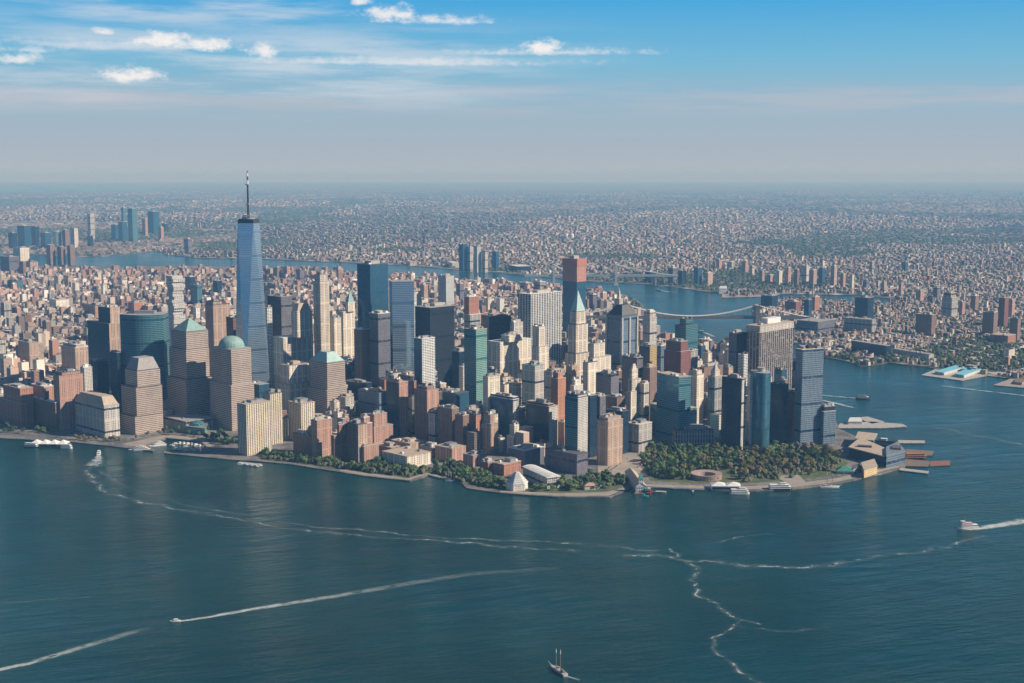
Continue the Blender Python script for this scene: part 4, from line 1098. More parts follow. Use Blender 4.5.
def height_for(x, y):
    px, _ = proj(x, y, 0)
    if y < 2700 and px > 330: h = fr.choice([fr.uniform(22, 50), fr.uniform(35, 75)])
    elif 330 < px < 840 and y < 3500: h = fr.choice([fr.uniform(30, 70), fr.uniform(55, 110), fr.uniform(50, 95)])
    elif y < 3000: h = fr.uniform(22, 48)
    elif y < 4300: h = fr.choice([fr.uniform(13, 27), fr.uniform(16, 38), fr.uniform(14, 32), fr.uniform(40, 75) if fr.random() < .28 else 22])
    else: h = fr.choice([fr.uniform(14, 24), fr.uniform(14, 30), fr.uniform(28, 52) if fr.random() < .35 else 20])
    return h
lots = []
for x, y in cands:
    h = height_for(x, y)
    w, l = fr.uniform(15, 22), fr.uniform(15, 23)
    if y < 4800 and clashes(x, y, 9): continue
    if h > 60: w, l = w * 1.15, l * 1.1
    elif h < 34 and fr.random() < .07: w, l = w * 1.9, l * 1.6
    px, pb = proj(x, y - 15, GZ); _, pt = proj(x, y - 15, GZ + h)
    hw = (w + l) * .36 * F_PX / y
    hid = 0
    if px < -8 or px > 1032: continue
    for ox0, ox1, oy, oD in OCC:
        if oD < y and ox0 - .5 <= px - hw * .6 and ox1 + .5 >= px + hw * .6 and oy < pt - 1:
            hid = 1; break
    if hid: continue
    lots.append((x, y, w, l, h, px, pt))
fv = ['tan', 'pinkbrick', 'cream', 'limestone', 'greige', 'brick', 'grey', 'white', 'greige', 'cream', 'brown']
scored = sorted(lots, key=lambda t: -(t[2] + t[3]) * t[4] / t[1] ** 2)
NEAR_N = 150
solo, rest = scored[:NEAR_N], scored[NEAR_N:]
words = ("squat", "low", "mid-height", "tall", "very tall")
made = []
ORD = ("first", "second", "third", "fourth", "fifth", "sixth", "seventh", "eighth", "ninth", "tenth", "eleventh", "twelfth", "thirteenth", "fourteenth", "fifteenth", "sixteenth", "seventeenth", "eighteenth", "nineteenth", "twentieth")
for x, y, w, l, h, px, pt in solo:
    f = fr.choice(fv) if y < 2800 or px < 330 else fr.choice(fv + ['bluegl', 'navy', 'violet', 'grey'])
    root = empty('street_block', (x, y, GZ), None, 'building', 'lesser buildings filling the streets')
    c, s = ct, st
    q = [(u * c - v * s, u * s + v * c) for u, v in ((-w/2, -l/2), (w/2, -l/2), (w/2, l/2), (-w/2, l/2))]
    z1 = h
    if h > 38 and fr.random() < .5:
        z1 = h * fr.uniform(.6, .85)
    m = M(); m.prism(q, 0, z1); m.build('wall', FAC[f], root)
    rf = fr.choice([M_ROOF, M_ROOF, M_ROOFT, M_ROOFW, M_ROOFD])
    m = M(); m.prism(inset(q, .4), z1, z1 + .8, bottom=True); m.build('roof', rf, root)
    if z1 < h:
        q = scaled(q, .68, fr.uniform(-2, 2), fr.uniform(-2, 2))
        m = M(); m.prism(q, z1 + .8, h); m.build('setback_storeys', FAC[f], root)
        m = M(); m.prism(inset(q, .3), h, h + .8, bottom=True); m.build('roof', rf, root)
    crown(root, q, h + .8, fr, fr.random() < .75, fr.random() < .45, fr.choice([1, 2, 3]))
    sw = words[0 if h < 24 else 1 if h < 36 else 2 if h < 55 else 3 if h < 85 else 4]
    an = min(ANCHOR, key=lambda a: ((a[0] - px) * 1.0) ** 2 + ((a[1] - y) * .05) ** 2)
    dx, dy = px - an[0], y - an[1]
    rel = "behind" if dy > 220 else "in front of" if dy < -220 else ("just right of" if dx > 0 else "just left of")
    made.append([root, "%s %s %s block %s %s" % (sw, FCOL[f], "set-back" if z1 < h else "flat-roofed", rel, an[2]), px])
    OCC.append((px - 4, px + 4, pt, y))
by = {}
for e in made: by.setdefault(e[1], []).append(e)
for lab, es in by.items():
    es.sort(key=lambda e: e[2])
    for k, e in enumerate(es):
        t_ = lab if len(es) == 1 else lab + ", " + ORD[k] + " from left"
        if len(t_.split()) > 16: t_ = t_.replace("flat-roofed ", "")
        if len(t_.split()) > 16: t_ = t_.replace(" from left", "")
        e[0]['label'] = t_

# ---------------------------------------------------------------- the rest of the city: far more roofs than anyone could count
def city_mat(name, walls, roofs):
    m, n, b = principled(name)
    geo = n.n('ShaderNodeNewGeometry')
    ri = geo.outputs['Random Per Island']
    r2 = n.math('FRACT', n.math('MULTIPLY', ri, 37.7)); r3 = n.math('FRACT', n.math('MULTIPLY', ri, 911.3))
    rp = lambda f, cs: n.ramp(f, [(i / len(cs), c) for i, c in enumerate(cs)], 'CONSTANT')
    wall, roof = rp(r2, walls), rp(r3, roofs)
    sn = n.n('ShaderNodeSeparateXYZ'); n.put(sn.inputs[0], geo.outputs['Normal'])
    sp = n.n('ShaderNodeSeparateXYZ'); n.put(sp.inputs[0], geo.outputs['Position'])
    fz = n.math('FRACT', n.math('DIVIDE', sp.outputs[2], 3.4)); fx = n.math('FRACT', n.math('DIVIDE', n.math('SUBTRACT', sp.outputs[0], sp.outputs[1]), 4.4))
    win = n.math('MULTIPLY', n.math('LESS_THAN', fz, .5), n.math('LESS_THAN', fx, .48))
    wall = n.mix(n.math('MULTIPLY', win, .85), wall, (.03, .04, .05))
    c = n.mix(n.math('GREATER_THAN', sn.outputs[2], .5), wall, roof)
    # whole districts are built of paler or darker stuff than the next
    dis = n.math('MULTIPLY_ADD', n.noise(geo.outputs['Position'], .0011, 4.0, .6), 2.2, -.04)
    sc_ = n.n('ShaderNodeVectorMath', operation='SCALE'); n.put(sc_.inputs[0], c); n.put(sc_.inputs['Scale'], dis)
    n.put(b.inputs['Base Color'], sc_.outputs[0]); b.inputs['Roughness'].default_value = .85
    return m
def boxes(name, label, x, y, w, l, h, ang, mat, z0=GZ):
    n_ = len(x)
    c, s = np.cos(ang), np.sin(ang)
    ux = np.stack([-w/2, w/2, w/2, -w/2], 1); uy = np.stack([-l/2, -l/2, l/2, l/2], 1)
    X = x[:, None] + ux * c[:, None] - uy * s[:, None]; Y = y[:, None] + ux * s[:, None] + uy * c[:, None]
    V = np.zeros((n_, 8, 3), np.float32)
    V[:, :4, 0] = X; V[:, 4:, 0] = X; V[:, :4, 1] = Y; V[:, 4:, 1] = Y; V[:, :4, 2] = z0; V[:, 4:, 2] = z0 + h[:, None]
    Fq = np.array([[0, 1, 5, 4], [1, 2, 6, 5], [2, 3, 7, 6], [3, 0, 4, 7], [4, 5, 6, 7]], np.int32)
    F = (np.arange(n_, dtype=np.int32)[:, None, None] * 8 + Fq[None]).reshape(-1)
    me = bpy.data.meshes.new(name)
    me.vertices.add(n_ * 8); me.vertices.foreach_set('co', V.ravel())
    nf = n_ * 5
    me.loops.add(nf * 4); me.loops.foreach_set('vertex_index', F)
    me.polygons.add(nf); me.polygons.foreach_set('loop_start', np.arange(0, nf * 4, 4, dtype=np.int32)); me.polygons.foreach_set('loop_total', np.full(nf, 4, np.int32))
    me.update(calc_edges=True); me.validate(); me.shade_flat()
    me.materials.append(mat)
    o = bpy.data.objects.new(name, me); COL.objects.link(o)
    return tag(o, label, None, None, 'stuff')
WALLS = [(.46, .34, .27), (.54, .45, .36), (.36, .20, .15), (.62, .56, .48), (.28, .25, .24), (.44, .28, .22), (.68, .63, .55), (.22, .17, .15)]
ROOFS = [(.30, .28, .26), (.50, .45, .38), (.12, .115, .11), (.66, .62, .55), (.22, .20, .19), (.40, .33, .27), (.16, .13, .12)]
MC = city_mat('near_city_walls', WALLS, ROOFS)
A = np.array([(t[0], t[1], t[2], t[3], t[4]) for t in rest])
nr = np.random.default_rng(5)
# a few rooftop huts on top of many of them
hut = nr.random(len(A)) < .6
H_ = A[hut]
boxes('city_blocks', "dense low blocks of tan, brick and cream buildings filling the near bank", np.concatenate([A[:, 0], H_[:, 0] + nr.uniform(-4, 4, len(H_))]), np.concatenate([A[:, 1], H_[:, 1] + nr.uniform(-4, 4, len(H_))]),
      np.concatenate([A[:, 2], nr.uniform(4, 10, len(H_))]), np.concatenate([A[:, 3], nr.uniform(4, 10, len(H_))]), np.concatenate([A[:, 4], H_[:, 4] + nr.uniform(3, 7, len(H_))]),
      np.full(len(A) + len(H_), R(46)), MC)
# brick housing slabs along the near bank of the river
bk = []
for k in range(1500):
    px = nr.uniform(60, 600)
    top = np.interp(px, [60, 270, 395, 470, 540, 600], [271, 272, 280, 284.5, 289.5, 295])
    px2, py2 = px, top + 1.0 + nr.uniform(0, 1) ** 1.6 * (13 if px > 330 else 7)
    bk.append(g(px2, py2))
bk = np.array(bk)
keep = []
seen = {}
for k, (x, y) in enumerate(bk):
    key = (int(x // 75), int(y // 110))
    if key in seen: continue
    seen[key] = 1; keep.append(k)
bk = bk[keep]
boxes('brick_housing_slabs', "rows of brown brick housing slabs along the near bank of the river", bk[:, 0], bk[:, 1], nr.uniform(24, 44, len(bk)), nr.uniform(14, 18, len(bk)), nr.uniform(24, 44, len(bk)), nr.choice([R(60), R(-30), R(20)], len(bk)),
      city_mat('housing_walls', [(.34, .18, .14), (.40, .22, .17), (.30, .18, .15), (.44, .28, .22)], [(.26, .23, .22), (.34, .28, .25)]))
# across the river and out to the haze
def park_noise(x, y):
    return np.array([mnoise.noise(Vector((a * .00042, b_ * .00026, 3.3))) + .5 * mnoise.noise(Vector((a * .0012, b_ * .0007, 9.1))) for a, b_ in zip(x, y)])
N = 125000
px = nr.uniform(-190, 1300, N); t_ = nr.uniform(0, 1, N)
py = 178.5 + 205 * t_ ** 1.55
sy = (CY - py) / F_PX; s_ = -CAM_H / (-SP + sy * CP)
Y = (CP + sy * SP) * s_; X = (px - CX) / F_PX * s_
ok = inside_np(BKP, X, Y) & inside_np([g(*p) for p in [(-400, 250)] + [(q[0], q[1] - .9) for q in BK[::-1]]] + [(30000, 3000), (66000, 84000), (-66000, 84000)], X, Y) & (Y < 42000)
ok &= ~inside_np([g(*p) for p in ((-60, 194), (170, 192), (175, 187), (-60, 187))], X, Y)
X, Y, px, py = X[ok], Y[ok], px[ok], py[ok]
pn = park_noise(X, Y)
green = (pn > .29) | (nr.random(len(X)) < .09 + .12 * np.clip(pn + .1, 0, .3) / .3)
def no_clash(x, y):
    return np.array([not clashes(a, b_, 14) if b_ < 6500 else True for a, b_ in zip(x, y)])
BELT = [g(*p) for p in [(826, 358), (836, 352), (880, 356), (894, 351), (930, 349), (945, 339), (1000, 341), (1034, 350), (1034, 374), (985, 374), (940, 371), (925, 366), (888, 362.5), (872, 366), (850, 361.5)]]
bx = ~green & ~(inside_np(BELT, X, Y) & (nr.random(len(X)) < .82))
bx &= no_clash(X, Y)
x, y = X[bx], Y[bx]
sc = np.clip(y / 7000, .8, 3.2)
w = nr.uniform(8, 19, len(x)) * sc; l = nr.uniform(8, 16, len(x)) * sc
h = np.where(nr.random(len(x)) < np.where(y < 7000, .01, .03), nr.uniform(22, 38, len(x)), nr.uniform(7, 15, len(x)))
big = nr.random(len(x)) < .07
w[big] *= 2.4; l[big] *= 1.8; h[big] = 11
# each district has its own street grid: rows of houses stand back to back along its streets
an = np.array([mnoise.noise(Vector((a * .00022, b_ * .00015, 7.7))) for a, b_ in zip(x, y)])
ang = np.where(an > .12, R(20), np.where(an > -.14, R(-12), R(48)))
ca, sa = np.cos(ang), np.sin(ang)
uu, vv = x * ca + y * sa, -x * sa + y * ca
step = np.where(y < 9000, 62.0, 95.0)
vv = np.floor(vv / step) * step + np.where(nr.random(len(x)) < .5, -.19, .19) * step + nr.uniform(-3, 3, len(x))
av = 240.0
fu_ = uu / av - np.floor(uu / av)
uu = np.where(fu_ < .1, uu + av * .12, uu)
x2, y2 = uu * ca - vv * sa, uu * sa + vv * ca
okk = inside_np(BKP, x2, y2)
x, y = np.where(okk, x2, x), np.where(okk, y2, y)
kp = no_clash(x, y)
x, y, w, l, h, ang = x[kp], y[kp], w[kp], l[kp], h[kp], ang[kp]
boxes('far_city_blocks', "countless pale low roofs of the far shore fading into blue haze", x, y, w, l, h, ang,
      city_mat('far_city_walls', [(0.328, 0.246, 0.189), (0.443, 0.385, 0.320), (0.295, 0.156, 0.115), (0.508, 0.467, 0.410), (0.213, 0.189, 0.180), (0.344, 0.205, 0.148), (0.410, 0.353, 0.295), (0.148, 0.115, 0.107)],
               [(0.246, 0.230, 0.213), (0.410, 0.377, 0.336), (0.123, 0.115, 0.115), (0.623, 0.590, 0.533), (0.197, 0.164, 0.148), (0.344, 0.271, 0.213), (0.164, 0.139, 0.123), (0.295, 0.262, 0.230)]))
# trees of the far streets and parks
tx, ty = X[green & no_clash(X, Y)], Y[green & no_clash(X, Y)]
def blobs(name, label, x, y, r_, h, mat, n=7):
    """rough low crowns: each a ragged cap of a few leaning faces"""
    N_ = len(x)
    a = nr.uniform(0, 6.283, N_)[:, None] + np.linspace(0, 6.283, n, endpoint=False)[None]
    V = np.zeros((N_, n * 2 + 1, 3), np.float32)
    j0 = nr.uniform(.7, 1.2, (N_, n)); j1 = nr.uniform(.35, .75, (N_, n))
    V[:, :n, 0] = x[:, None] + np.cos(a) * r_[:, None] * j0; V[:, :n, 1] = y[:, None] + np.sin(a) * r_[:, None] * j0; V[:, :n, 2] = GZ + h[:, None] * nr.uniform(.1, .35, (N_, n))
    V[:, n:2*n, 0] = x[:, None] + np.cos(a + .4) * r_[:, None] * j1; V[:, n:2*n, 1] = y[:, None] + np.sin(a + .4) * r_[:, None] * j1; V[:, n:2*n, 2] = GZ + h[:, None] * nr.uniform(.7, 1.05, (N_, n))
    V[:, 2*n] = np.stack([x, y, GZ + h], 1)
    F = []
    for i in range(n):
        k = (i + 1) % n
        F += [(i, k, n + i), (k, n + k, n + i), (n + i, n + k, 2 * n)]
    F = np.array(F, np.int32)
    Fa = (np.arange(N_, dtype=np.int32)[:, None, None] * (2 * n + 1) + F[None]).reshape(-1)
    me = bpy.data.meshes.new(name)
    me.vertices.add(N_ * (2 * n + 1)); me.vertices.foreach_set('co', V.ravel())
    nf = len(Fa) // 3
    me.loops.add(nf * 3); me.loops.foreach_set('vertex_index', Fa)
    me.polygons.add(nf); me.polygons.foreach_set('loop_start', np.arange(0, nf * 3, 3, dtype=np.int32)); me.polygons.foreach_set('loop_total', np.full(nf, 3, np.int32))
    me.update(calc_edges=True); me.validate(); me.shade_flat(); me.materials.append(mat)
    o = bpy.data.objects.new(name, me); COL.objects.link(o)
    return tag(o, label, None, None, 'stuff')
def leaf_mat(name, cols, island=True):
    m, n, b = principled(name)
    geo = n.n('ShaderNodeNewGeometry')
    oi = n.n('ShaderNodeObjectInfo')
    f = geo.outputs['Random Per Island'] if island else n.math('FRACT', n.math('ADD', n.math('MULTIPLY', oi.outputs['Random'], 1.0), n.math('MULTIPLY', geo.outputs['Random Per Island'], .22)))
    c = n.ramp(f, [(i / max(1, len(cols) - 1), q) for i, q in enumerate(cols)])
    n.put(b.inputs['Base Color'], c); b.inputs['Roughness'].default_value = .8
    return m
ML = leaf_mat('street_tree_leaves', [(.035, .06, .025), (.055, .085, .03), (.075, .09, .035), (.045, .065, .03)])
sc = np.clip(ty / 6500, .8, 4)
blobs('far_trees', "dark green street trees and parks among the far roofs", tx, ty, nr.uniform(6, 11, len(tx)) * sc, nr.uniform(8, 14, len(tx)), ML)
# shore parks across the river, the point beside the stone bridge, and street trees on this bank
sx, sy2 = [], []
def scatter(poly, n_):
    P = [g(*p) for p in poly]
    x0, x1 = min(p[0] for p in P), max(p[0] for p in P); y0, y1 = min(p[1] for p in P), max(p[1] for p in P)
    out = []
    tries = 0
    while len(out) < n_ and tries < n_ * 40:
        tries += 1
        x, y = nr.uniform(x0, x1), nr.uniform(y0, y1)
        if inside(P, x, y): out.append((x, y))
    return out
far_shore = scatter([(828, 356), (850, 358), (872, 362), (880, 359), (892, 352), (930, 350), (938, 340), (1000, 342), (1030, 350), (1030, 372), (985, 370), (940, 366), (925, 362), (900, 361.5), (872, 364.5), (850, 360.5)], 1300)
far_shore += scatter([(618, 296), (626, 296.5), (637, 302), (642, 308), (634, 311), (622, 301)], 60)
far_shore = [p for p in far_shore if not clashes(p[0], p[1], 6)]
fs = np.array(far_shore)
blobs('shore_park_trees', "dark green tree belt along the far shore below the warehouses", fs[:, 0], fs[:, 1], nr.uniform(5, 9, len(fs)), nr.uniform(8, 13, len(fs)), ML)

# ---------------------------------------------------------------- trees one can tell apart
BARK = plain('bark', (.10, .075, .055), .95)
LEAF = {'green': leaf_mat('green_leaves', [(0.073, 0.138, 0.036), (0.114, 0.186, 0.049), (0.162, 0.227, 0.065)], False),
        'dark green': leaf_mat('dark_leaves', [(0.036, 0.082, 0.032), (0.056, 0.110, 0.042), (0.082, 0.138, 0.049)], False),
        'olive': leaf_mat('olive_leaves', [(0.135, 0.142, 0.041), (0.189, 0.176, 0.054), (0.162, 0.135, 0.047)], False),
        'rust brown': leaf_mat('rust_leaves', [(.19, .14, .085), (.22, .165, .10), (.17, .135, .08)], False),
        'ochre': leaf_mat('ochre_leaves', [(.21, .17, .075), (.24, .19, .085), (.18, .16, .07)], False)}
def tree_meshes(seed, spread, high):
    r = random.Random(seed)
    lobes = []
    for k in range(8):
        a = r.uniform(0, 6.283); d = spread * r.uniform(.15, .58)
        lobes.append((d * math.cos(a), d * math.sin(a), high * r.uniform(.48, .82), spread * r.uniform(.34, .52)))
    m = M()
    for k in range(330):
        lx, ly, lz, lr = r.choice(lobes)
        v = Vector((r.gauss(0, 1), r.gauss(0, 1), r.gauss(0, 1))).normalized() * lr * r.uniform(.55, 1.08)
        c = Vector((lx + v.x, ly + v.y, max(high * .2, lz + v.z * .8)))
        nrm = (v.normalized() + Vector((r.uniform(-.6, .6), r.uniform(-.6, .6), r.uniform(-.3, .8)))).normalized()
        t = nrm.orthogonal().normalized(); b_ = nrm.cross(t)
        s = r.uniform(.55, 1.15)
        m.face([c + t * s * r.uniform(.7, 1.3), c + b_ * s * r.uniform(.7, 1.3), c - t * s * r.uniform(.7, 1.3), c - b_ * s * r.uniform(.7, 1.3)])
    tr = M()
    tr.tube([(0, 0, 0), (.1, .05, high * .25), (.0, .1, high * .5), (.1, 0, high * .7)], [.42, .34, .25, .1], 6)
    for lx, ly, lz, lr in lobes[:5]:
        tr.tube([(.05, .05, high * .3), (lx * .5, ly * .5, (high * .3 + lz) / 2), (lx, ly, lz)], [.2, .14, .05], 5)
    return m, tr
protos = []
for k in range(4):
    cm, tm = tree_meshes(40 + k, (6.2, 7.2, 6.6, 5.4)[k], (13, 14, 12, 10)[k])
    tmesh = tm.mesh('trunk'); tmesh.materials.append(BARK)
    crowns = {}
    for c in LEAF:
        me = cm.mesh('crown'); me.materials.append(LEAF[c]); crowns[c] = me
    protos.append((crowns, tmesh))
tr_r = random.Random(77)
def plant(x, y, colour, where, scale):
    crowns, tmesh = protos[tr_r.randrange(4)]
    root = empty('tree', (x, y, GZ), "%s tree %s" % (colour, where), 'tree', "%s trees %s" % (colour, where), tr_r.uniform(0, 6.28))
    root.scale = (scale, scale, scale * tr_r.uniform(.85, 1.15))
    for nm, me in (('crown', crowns[colour]), ('trunk', tmesh)):
        o = bpy.data.objects.new(nm, me); COL.objects.link(o); o.parent = root
def grove(poly, n_, gap, where, weights, smin=1.15, smax=1.6):
    P = [g(*p) for p in poly]
    x0, x1 = min(p[0] for p in P), max(p[0] for p in P); y0, y1 = min(p[1] for p in P), max(p[1] for p in P)
    pts = []
    for t in range(n_ * 60):
        if len(pts) >= n_: break
        x, y = tr_r.uniform(x0, x1), tr_r.uniform(y0, y1)
        if inside(P, x, y) and all((x - a) ** 2 + (y - b_) ** 2 > gap * gap for a, b_ in pts) and not clashes(x, y, 5): pts.append((x, y))
    for x, y in pts:
        v = mnoise.noise(Vector((x * .011, y * .011, 2.0))) * .5 + .5 + tr_r.uniform(-.16, .16)
        ks = list(weights); tot = sum(weights.values()); acc = 0; col = ks[-1]
        for k in ks:
            acc += weights[k] / tot
            if v < .5 + (acc - .5) * .62: col = k; break
        plant(x, y, col, where, tr_r.uniform(smin, smax))
    return len(pts)
nt = 0
fboxes += [(min(p[0] for p in f), max(p[0] for p in f), min(p[1] for p in f), max(p[1] for p in f), f) for f in FOOT[len(fboxes):]]
nt += grove([(640, 464), (650, 451), (672, 446), (700, 447), (735, 449), (738, 470), (724, 472), (692, 473), (690, 482), (650, 481), (648, 470)], 104, 12.5, "in the park behind the round fort", {'dark green': 4, 'green': 4, 'olive': 2, 'rust brown': 1.2, 'ochre': .5})
nt += grove([(738, 449), (770, 449), (815, 450), (836, 453), (838, 462), (820, 470), (800, 472), (770, 478), (742, 481), (738, 470)], 92, 12.5, "in the park between the round fort and the ferry hall", {'dark green': 3, 'green': 3, 'olive': 4, 'rust brown': 1.4, 'ochre': 1})
nt += grove([(462, 474), (490, 478), (506, 486), (530, 489.5), (556, 491), (560, 486), (600, 476), (626, 479), (629, 487), (606, 490), (556, 494), (500, 490.5), (468, 485)], 52, 11, "on the lawns around the stepped museum", {'dark green': 3, 'green': 4, 'olive': 1}, 1.0, 1.4)
nt += grove([(431, 467), (470, 470), (484, 477), (492, 482), (466, 483), (440, 476)], 24, 10, "right of the cream low-rise by the water", {'green': 3, 'dark green': 2, 'olive': 1}, 1.0, 1.4)
nt += grove([(262, 455), (330, 463), (365, 468), (384, 462), (425, 471), (408, 477), (365, 473), (340, 469), (290, 462), (264, 459)], 46, 9, "on the esplanade below the brick towers", {'dark green': 4, 'green': 2, 'olive': 1}, .95, 1.3)
nt += grove([(0, 424), (55, 430), (56, 436), (0, 434)], 14, 10, "on the waterfront by the left edge", {'dark green': 2, 'green': 2}, 1.0, 1.25)
nt += grove([(76, 439), (104, 441.5), (132, 441), (160, 434), (168, 431), (170, 434), (150, 438.5), (122, 444.5), (76, 441.5)], 20, 8, "round the squat stone exchange building", {'olive': 2, 'ochre': 2, 'green': 1}, .75, 1.0)
nt += grove([(170, 430), (206, 433), (236, 438), (236, 452), (212, 445), (204, 439), (172, 436)], 24, 9, "in the shade beside the boat basin", {'dark green': 1}, 1.0, 1.25)
under = [p for p in scatter([(264, 455), (330, 463), (365, 468), (384, 462), (428, 470), (470, 471), (484, 477), (492, 482), (466, 485), (440, 476), (428, 473), (408, 478.5), (365, 473.5), (340, 469.5), (290, 462.5), (264, 460)], 330) + scatter([(642, 464), (652, 452), (700, 447), (770, 448), (828, 452), (842, 463), (830, 473), (800, 478), (745, 483), (728, 472), (692, 472), (688, 482), (652, 481)], 700) + scatter([(466, 476), (492, 479), (520, 488), (558, 489), (600, 477), (626, 481), (627, 486), (560, 490), (500, 490.5), (468, 485)], 190) if not clashes(p[0], p[1], 5)]
up = np.array(under)
blobs('park_undergrowth', "lower trees and shrubs closing the canopy of the waterfront parks", up[:, 0], up[:, 1], nr.uniform(3.5, 6.5, len(up)), nr.uniform(5, 9, len(up)), leaf_mat('undergrowth_leaves', [(.03, .055, .022), (.06, .085, .03), (.10, .10, .04), (.12, .10, .05), (.05, .075, .028)]))
print("TREES", nt)

# ---------------------------------------------------------------- waterfront: park buildings, sheds and piers
def poly_thing(name, label, cat, pts, h, wall, roof, roof_h=.8, over=.8, z0=GZ, pile=False):
    """a low building over any outline seen on the ground"""
    P = [g(*p, z0) for p in pts]
    ar = sum(P[i][0]*P[(i+1) % len(P)][1] - P[(i+1) % len(P)][0]*P[i][1] for i in range(len(P)))
    if ar < 0: P = P[::-1]
    cx, cy = centre(P); q = [(x - cx, y - cy) for x, y in P]
    root = empty(name, (cx, cy, z0), label, cat)
    m = M(); m.prism(q, 0, h); m.build('wall', wall, root)
    m = M(); m.prism(inset(q, over), h, h + roof_h, bottom=True); m.build('roof', roof, root)
    FOOT.append(P)
    B = Info(); B.root = root; B.poly = q; B.z = h + roof_h; B.c = (cx, cy)
    return B
b = poly_thing('winter_hall', "low glass-roofed hall behind the boat basin", 'hall', [(186, 433), (205, 435.5), (208, 430), (190, 428)], 14, FAC['greengl'], M_STEEL)
m = M(); m.dome(0, 0, b.z, 15, 9, 20, 5); m.build('glass_vault', FAC['teal'], b.root)
def fort():
    X, Y = g(709, 482, GZ); Y += 30; r0 = 27
    root = empty('round_fort', (X, Y, GZ), "low round brownstone fort with a ring roof and an open court in the park", 'fort')
    n = 28; a0 = .0
    ring = lambda r_: [(r_ * math.cos(2*math.pi*i/n), r_ * math.sin(2*math.pi*i/n)) for i in range(n)]
    m = M(); m.prism(ring(r0), 0, 9, cap=False); m.build('wall', facade('fort_stone', (.31, .225, .175), DK, 7, 9, .25, .3), root)
    m = M(); A, B_ = ring(r0 + .6), ring(r0 - 11)
    for i in range(n):
        j = (i + 1) % n
        m.face([(*A[i], 9.0), (*A[j], 9.0), (*B_[j], 7.6), (*B_[i], 7.6)])
        m.face([(*B_[i], 0), (*B_[i], 7.6), (*B_[j], 7.6), (*B_[j], 0)])
    m.build('ring_roof', plain('pinkish_roof', (.38, .27, .235), .85), root)
    m = M(); m.prism(ring(r0 - 11), .1, .3); m.build('court', M_PATH, root)
fort()
def tent(label, pts, h):
    P = [g(*p, GZ) for p in pts]
    a, b_ = Vector(P[0]), Vector(P[1]); c = Vector(P[2]); L = (b_ - a).length; u = (b_ - a) / L; v = Vector((-u.y, u.x)); W = abs((c - b_).dot(v))
    root = empty('boarding_tent', (a.x, a.y, GZ), label, 'tent')
    q = lambda s, t: (u.x*s + v.x*t, u.y*s + v.y*t)
    m = M(); m.prism([q(0, 0), q(L, 0), q(L, W), q(0, W)], 0, h, cap=False); m.build('wall', M_WHITE, root)
    m = M()
    k = max(2, int(L / 18))
    for i in range(k):
        s0, s1 = L*i/k, L*(i+1)/k
        m.cone([q(s0, 0), q(s1, 0), q(s1, W), q(s0, W)], h, (*q((s0+s1)/2, W/2), h + 5))
    m.build('peaked_roof', M_WHITE, root)
    m = M(); m.prism([q(2, -.05), q(L-2, -.05), q(L-2, -.3), q(2, -.3)][::-1], 1, h-1.5); m.build('doorway', M_DGLASS, root)
tent("long white peaked boarding tent at the water below the round fort", [(711, 490), (741, 490.5), (741, 487)], 7)
def pier_house():
    a = Vector(g(641, 492.5, 1)); b_ = Vector(g(630, 477, 1)); L = (b_ - a).length; u = (b_ - a) / L; v = Vector((u.y, -u.x)); W = 17
    root = empty('pier_house', (a.x, a.y, 1), "old pier house with a tan pitched roof and a pale clock tower", 'pier building')
    q = lambda s, t: (u.x*s + v.x*t, u.y*s + v.y*t)
    m = M(); m.prism([q(0, -9), q(0, 9), q(L, 9), q(L, -9)], 0, 11, cap=False); m.build('wall', facade('pier_house_wall', (.50, .52, .50), DK, 4, 5, .5, .5), root)
    m = M()
    for s in (-1, 1):
        f = [(*q(-.8, s*10), 10.6), (*q(L, s*10), 10.6), (*q(L, 0), 17), (*q(-.8, 0), 17)]
        m.face(f if s > 0 else f[::-1])
    m.build('roof', M_ROOFT, root)
    m = M(); m.face([(*q(0, -9), 11), (*q(0, 9), 11), (*q(0, 0), 16.9)]); m.build('gable', M_WHITE, root)
    tw = q(4, 0)
    m = M(); m.box(tw[0], tw[1], 0, 7.5, 7.5, 24, math.atan2(u.y, u.x)); m.build('clock_tower', facade('clock_tower_wall', (.62, .64, .63), DK, 3.7, 6, .4, .45), root)
    m = M(); c = [(tw[0]+s*4.4, tw[1]+t*4.4) for s, t in ((-1,-1),(1,-1),(1,1),(-1,1))]; m.cone(c, 24, (tw[0], tw[1], 31)); m.build('tower_roof', M_GREENR, root)
    m = M(); pl = [q(-6, -12), q(-6, 14), q(L, 12), q(L, -12)]; m.prism(pl, -1.2, -.05, bottom=True); m.build('pier_deck', M_WOOD, root)
    m = M(); m.prism([q(-4, 6), q(-4, 13), q(6, 13), q(6, 6)], 0, 7); m.build('porch', M_TEALP, root)
    OCC.append((626, 650, 474, a.y))
    FOOT.append([(a.x+p[0], a.y+p[1]) for p in (q(-8, -14), q(-8, 16), q(L, 14), q(L, -14))])
pier_house()
def hip_pavilion(label, px, py, w, l, h, roof, rz, eave=1.5, cat='pavilion', name='park_pavilion'):
    X, Y = g(px, py, GZ)
    root = empty(name, (X, Y, GZ), label, cat, rz=rz)
    m = M(); m.box(0, 0, 0, w, l, h); m.build('wall', FAC['greige'], root)
    m = M(); P = [(-w/2-eave, -l/2-eave), (w/2+eave, -l/2-eave), (w/2+eave, l/2+eave), (-w/2-eave, l/2+eave)]
    m.prism(P, h, h + w*.22, scaled(P, .35), bottom=True); m.build('hipped_roof', roof, root)
hip_pavilion("green-roofed park pavilion near the ferry hall", 845, 473, 30, 16, 5, M_GREENR, -.15)
hip_pavilion("small brick park house with a pinkish roof on the lawn", 589, 489, 20, 12, 7, plain('pinkish_tile', (.42, .25, .20), .8), .3)
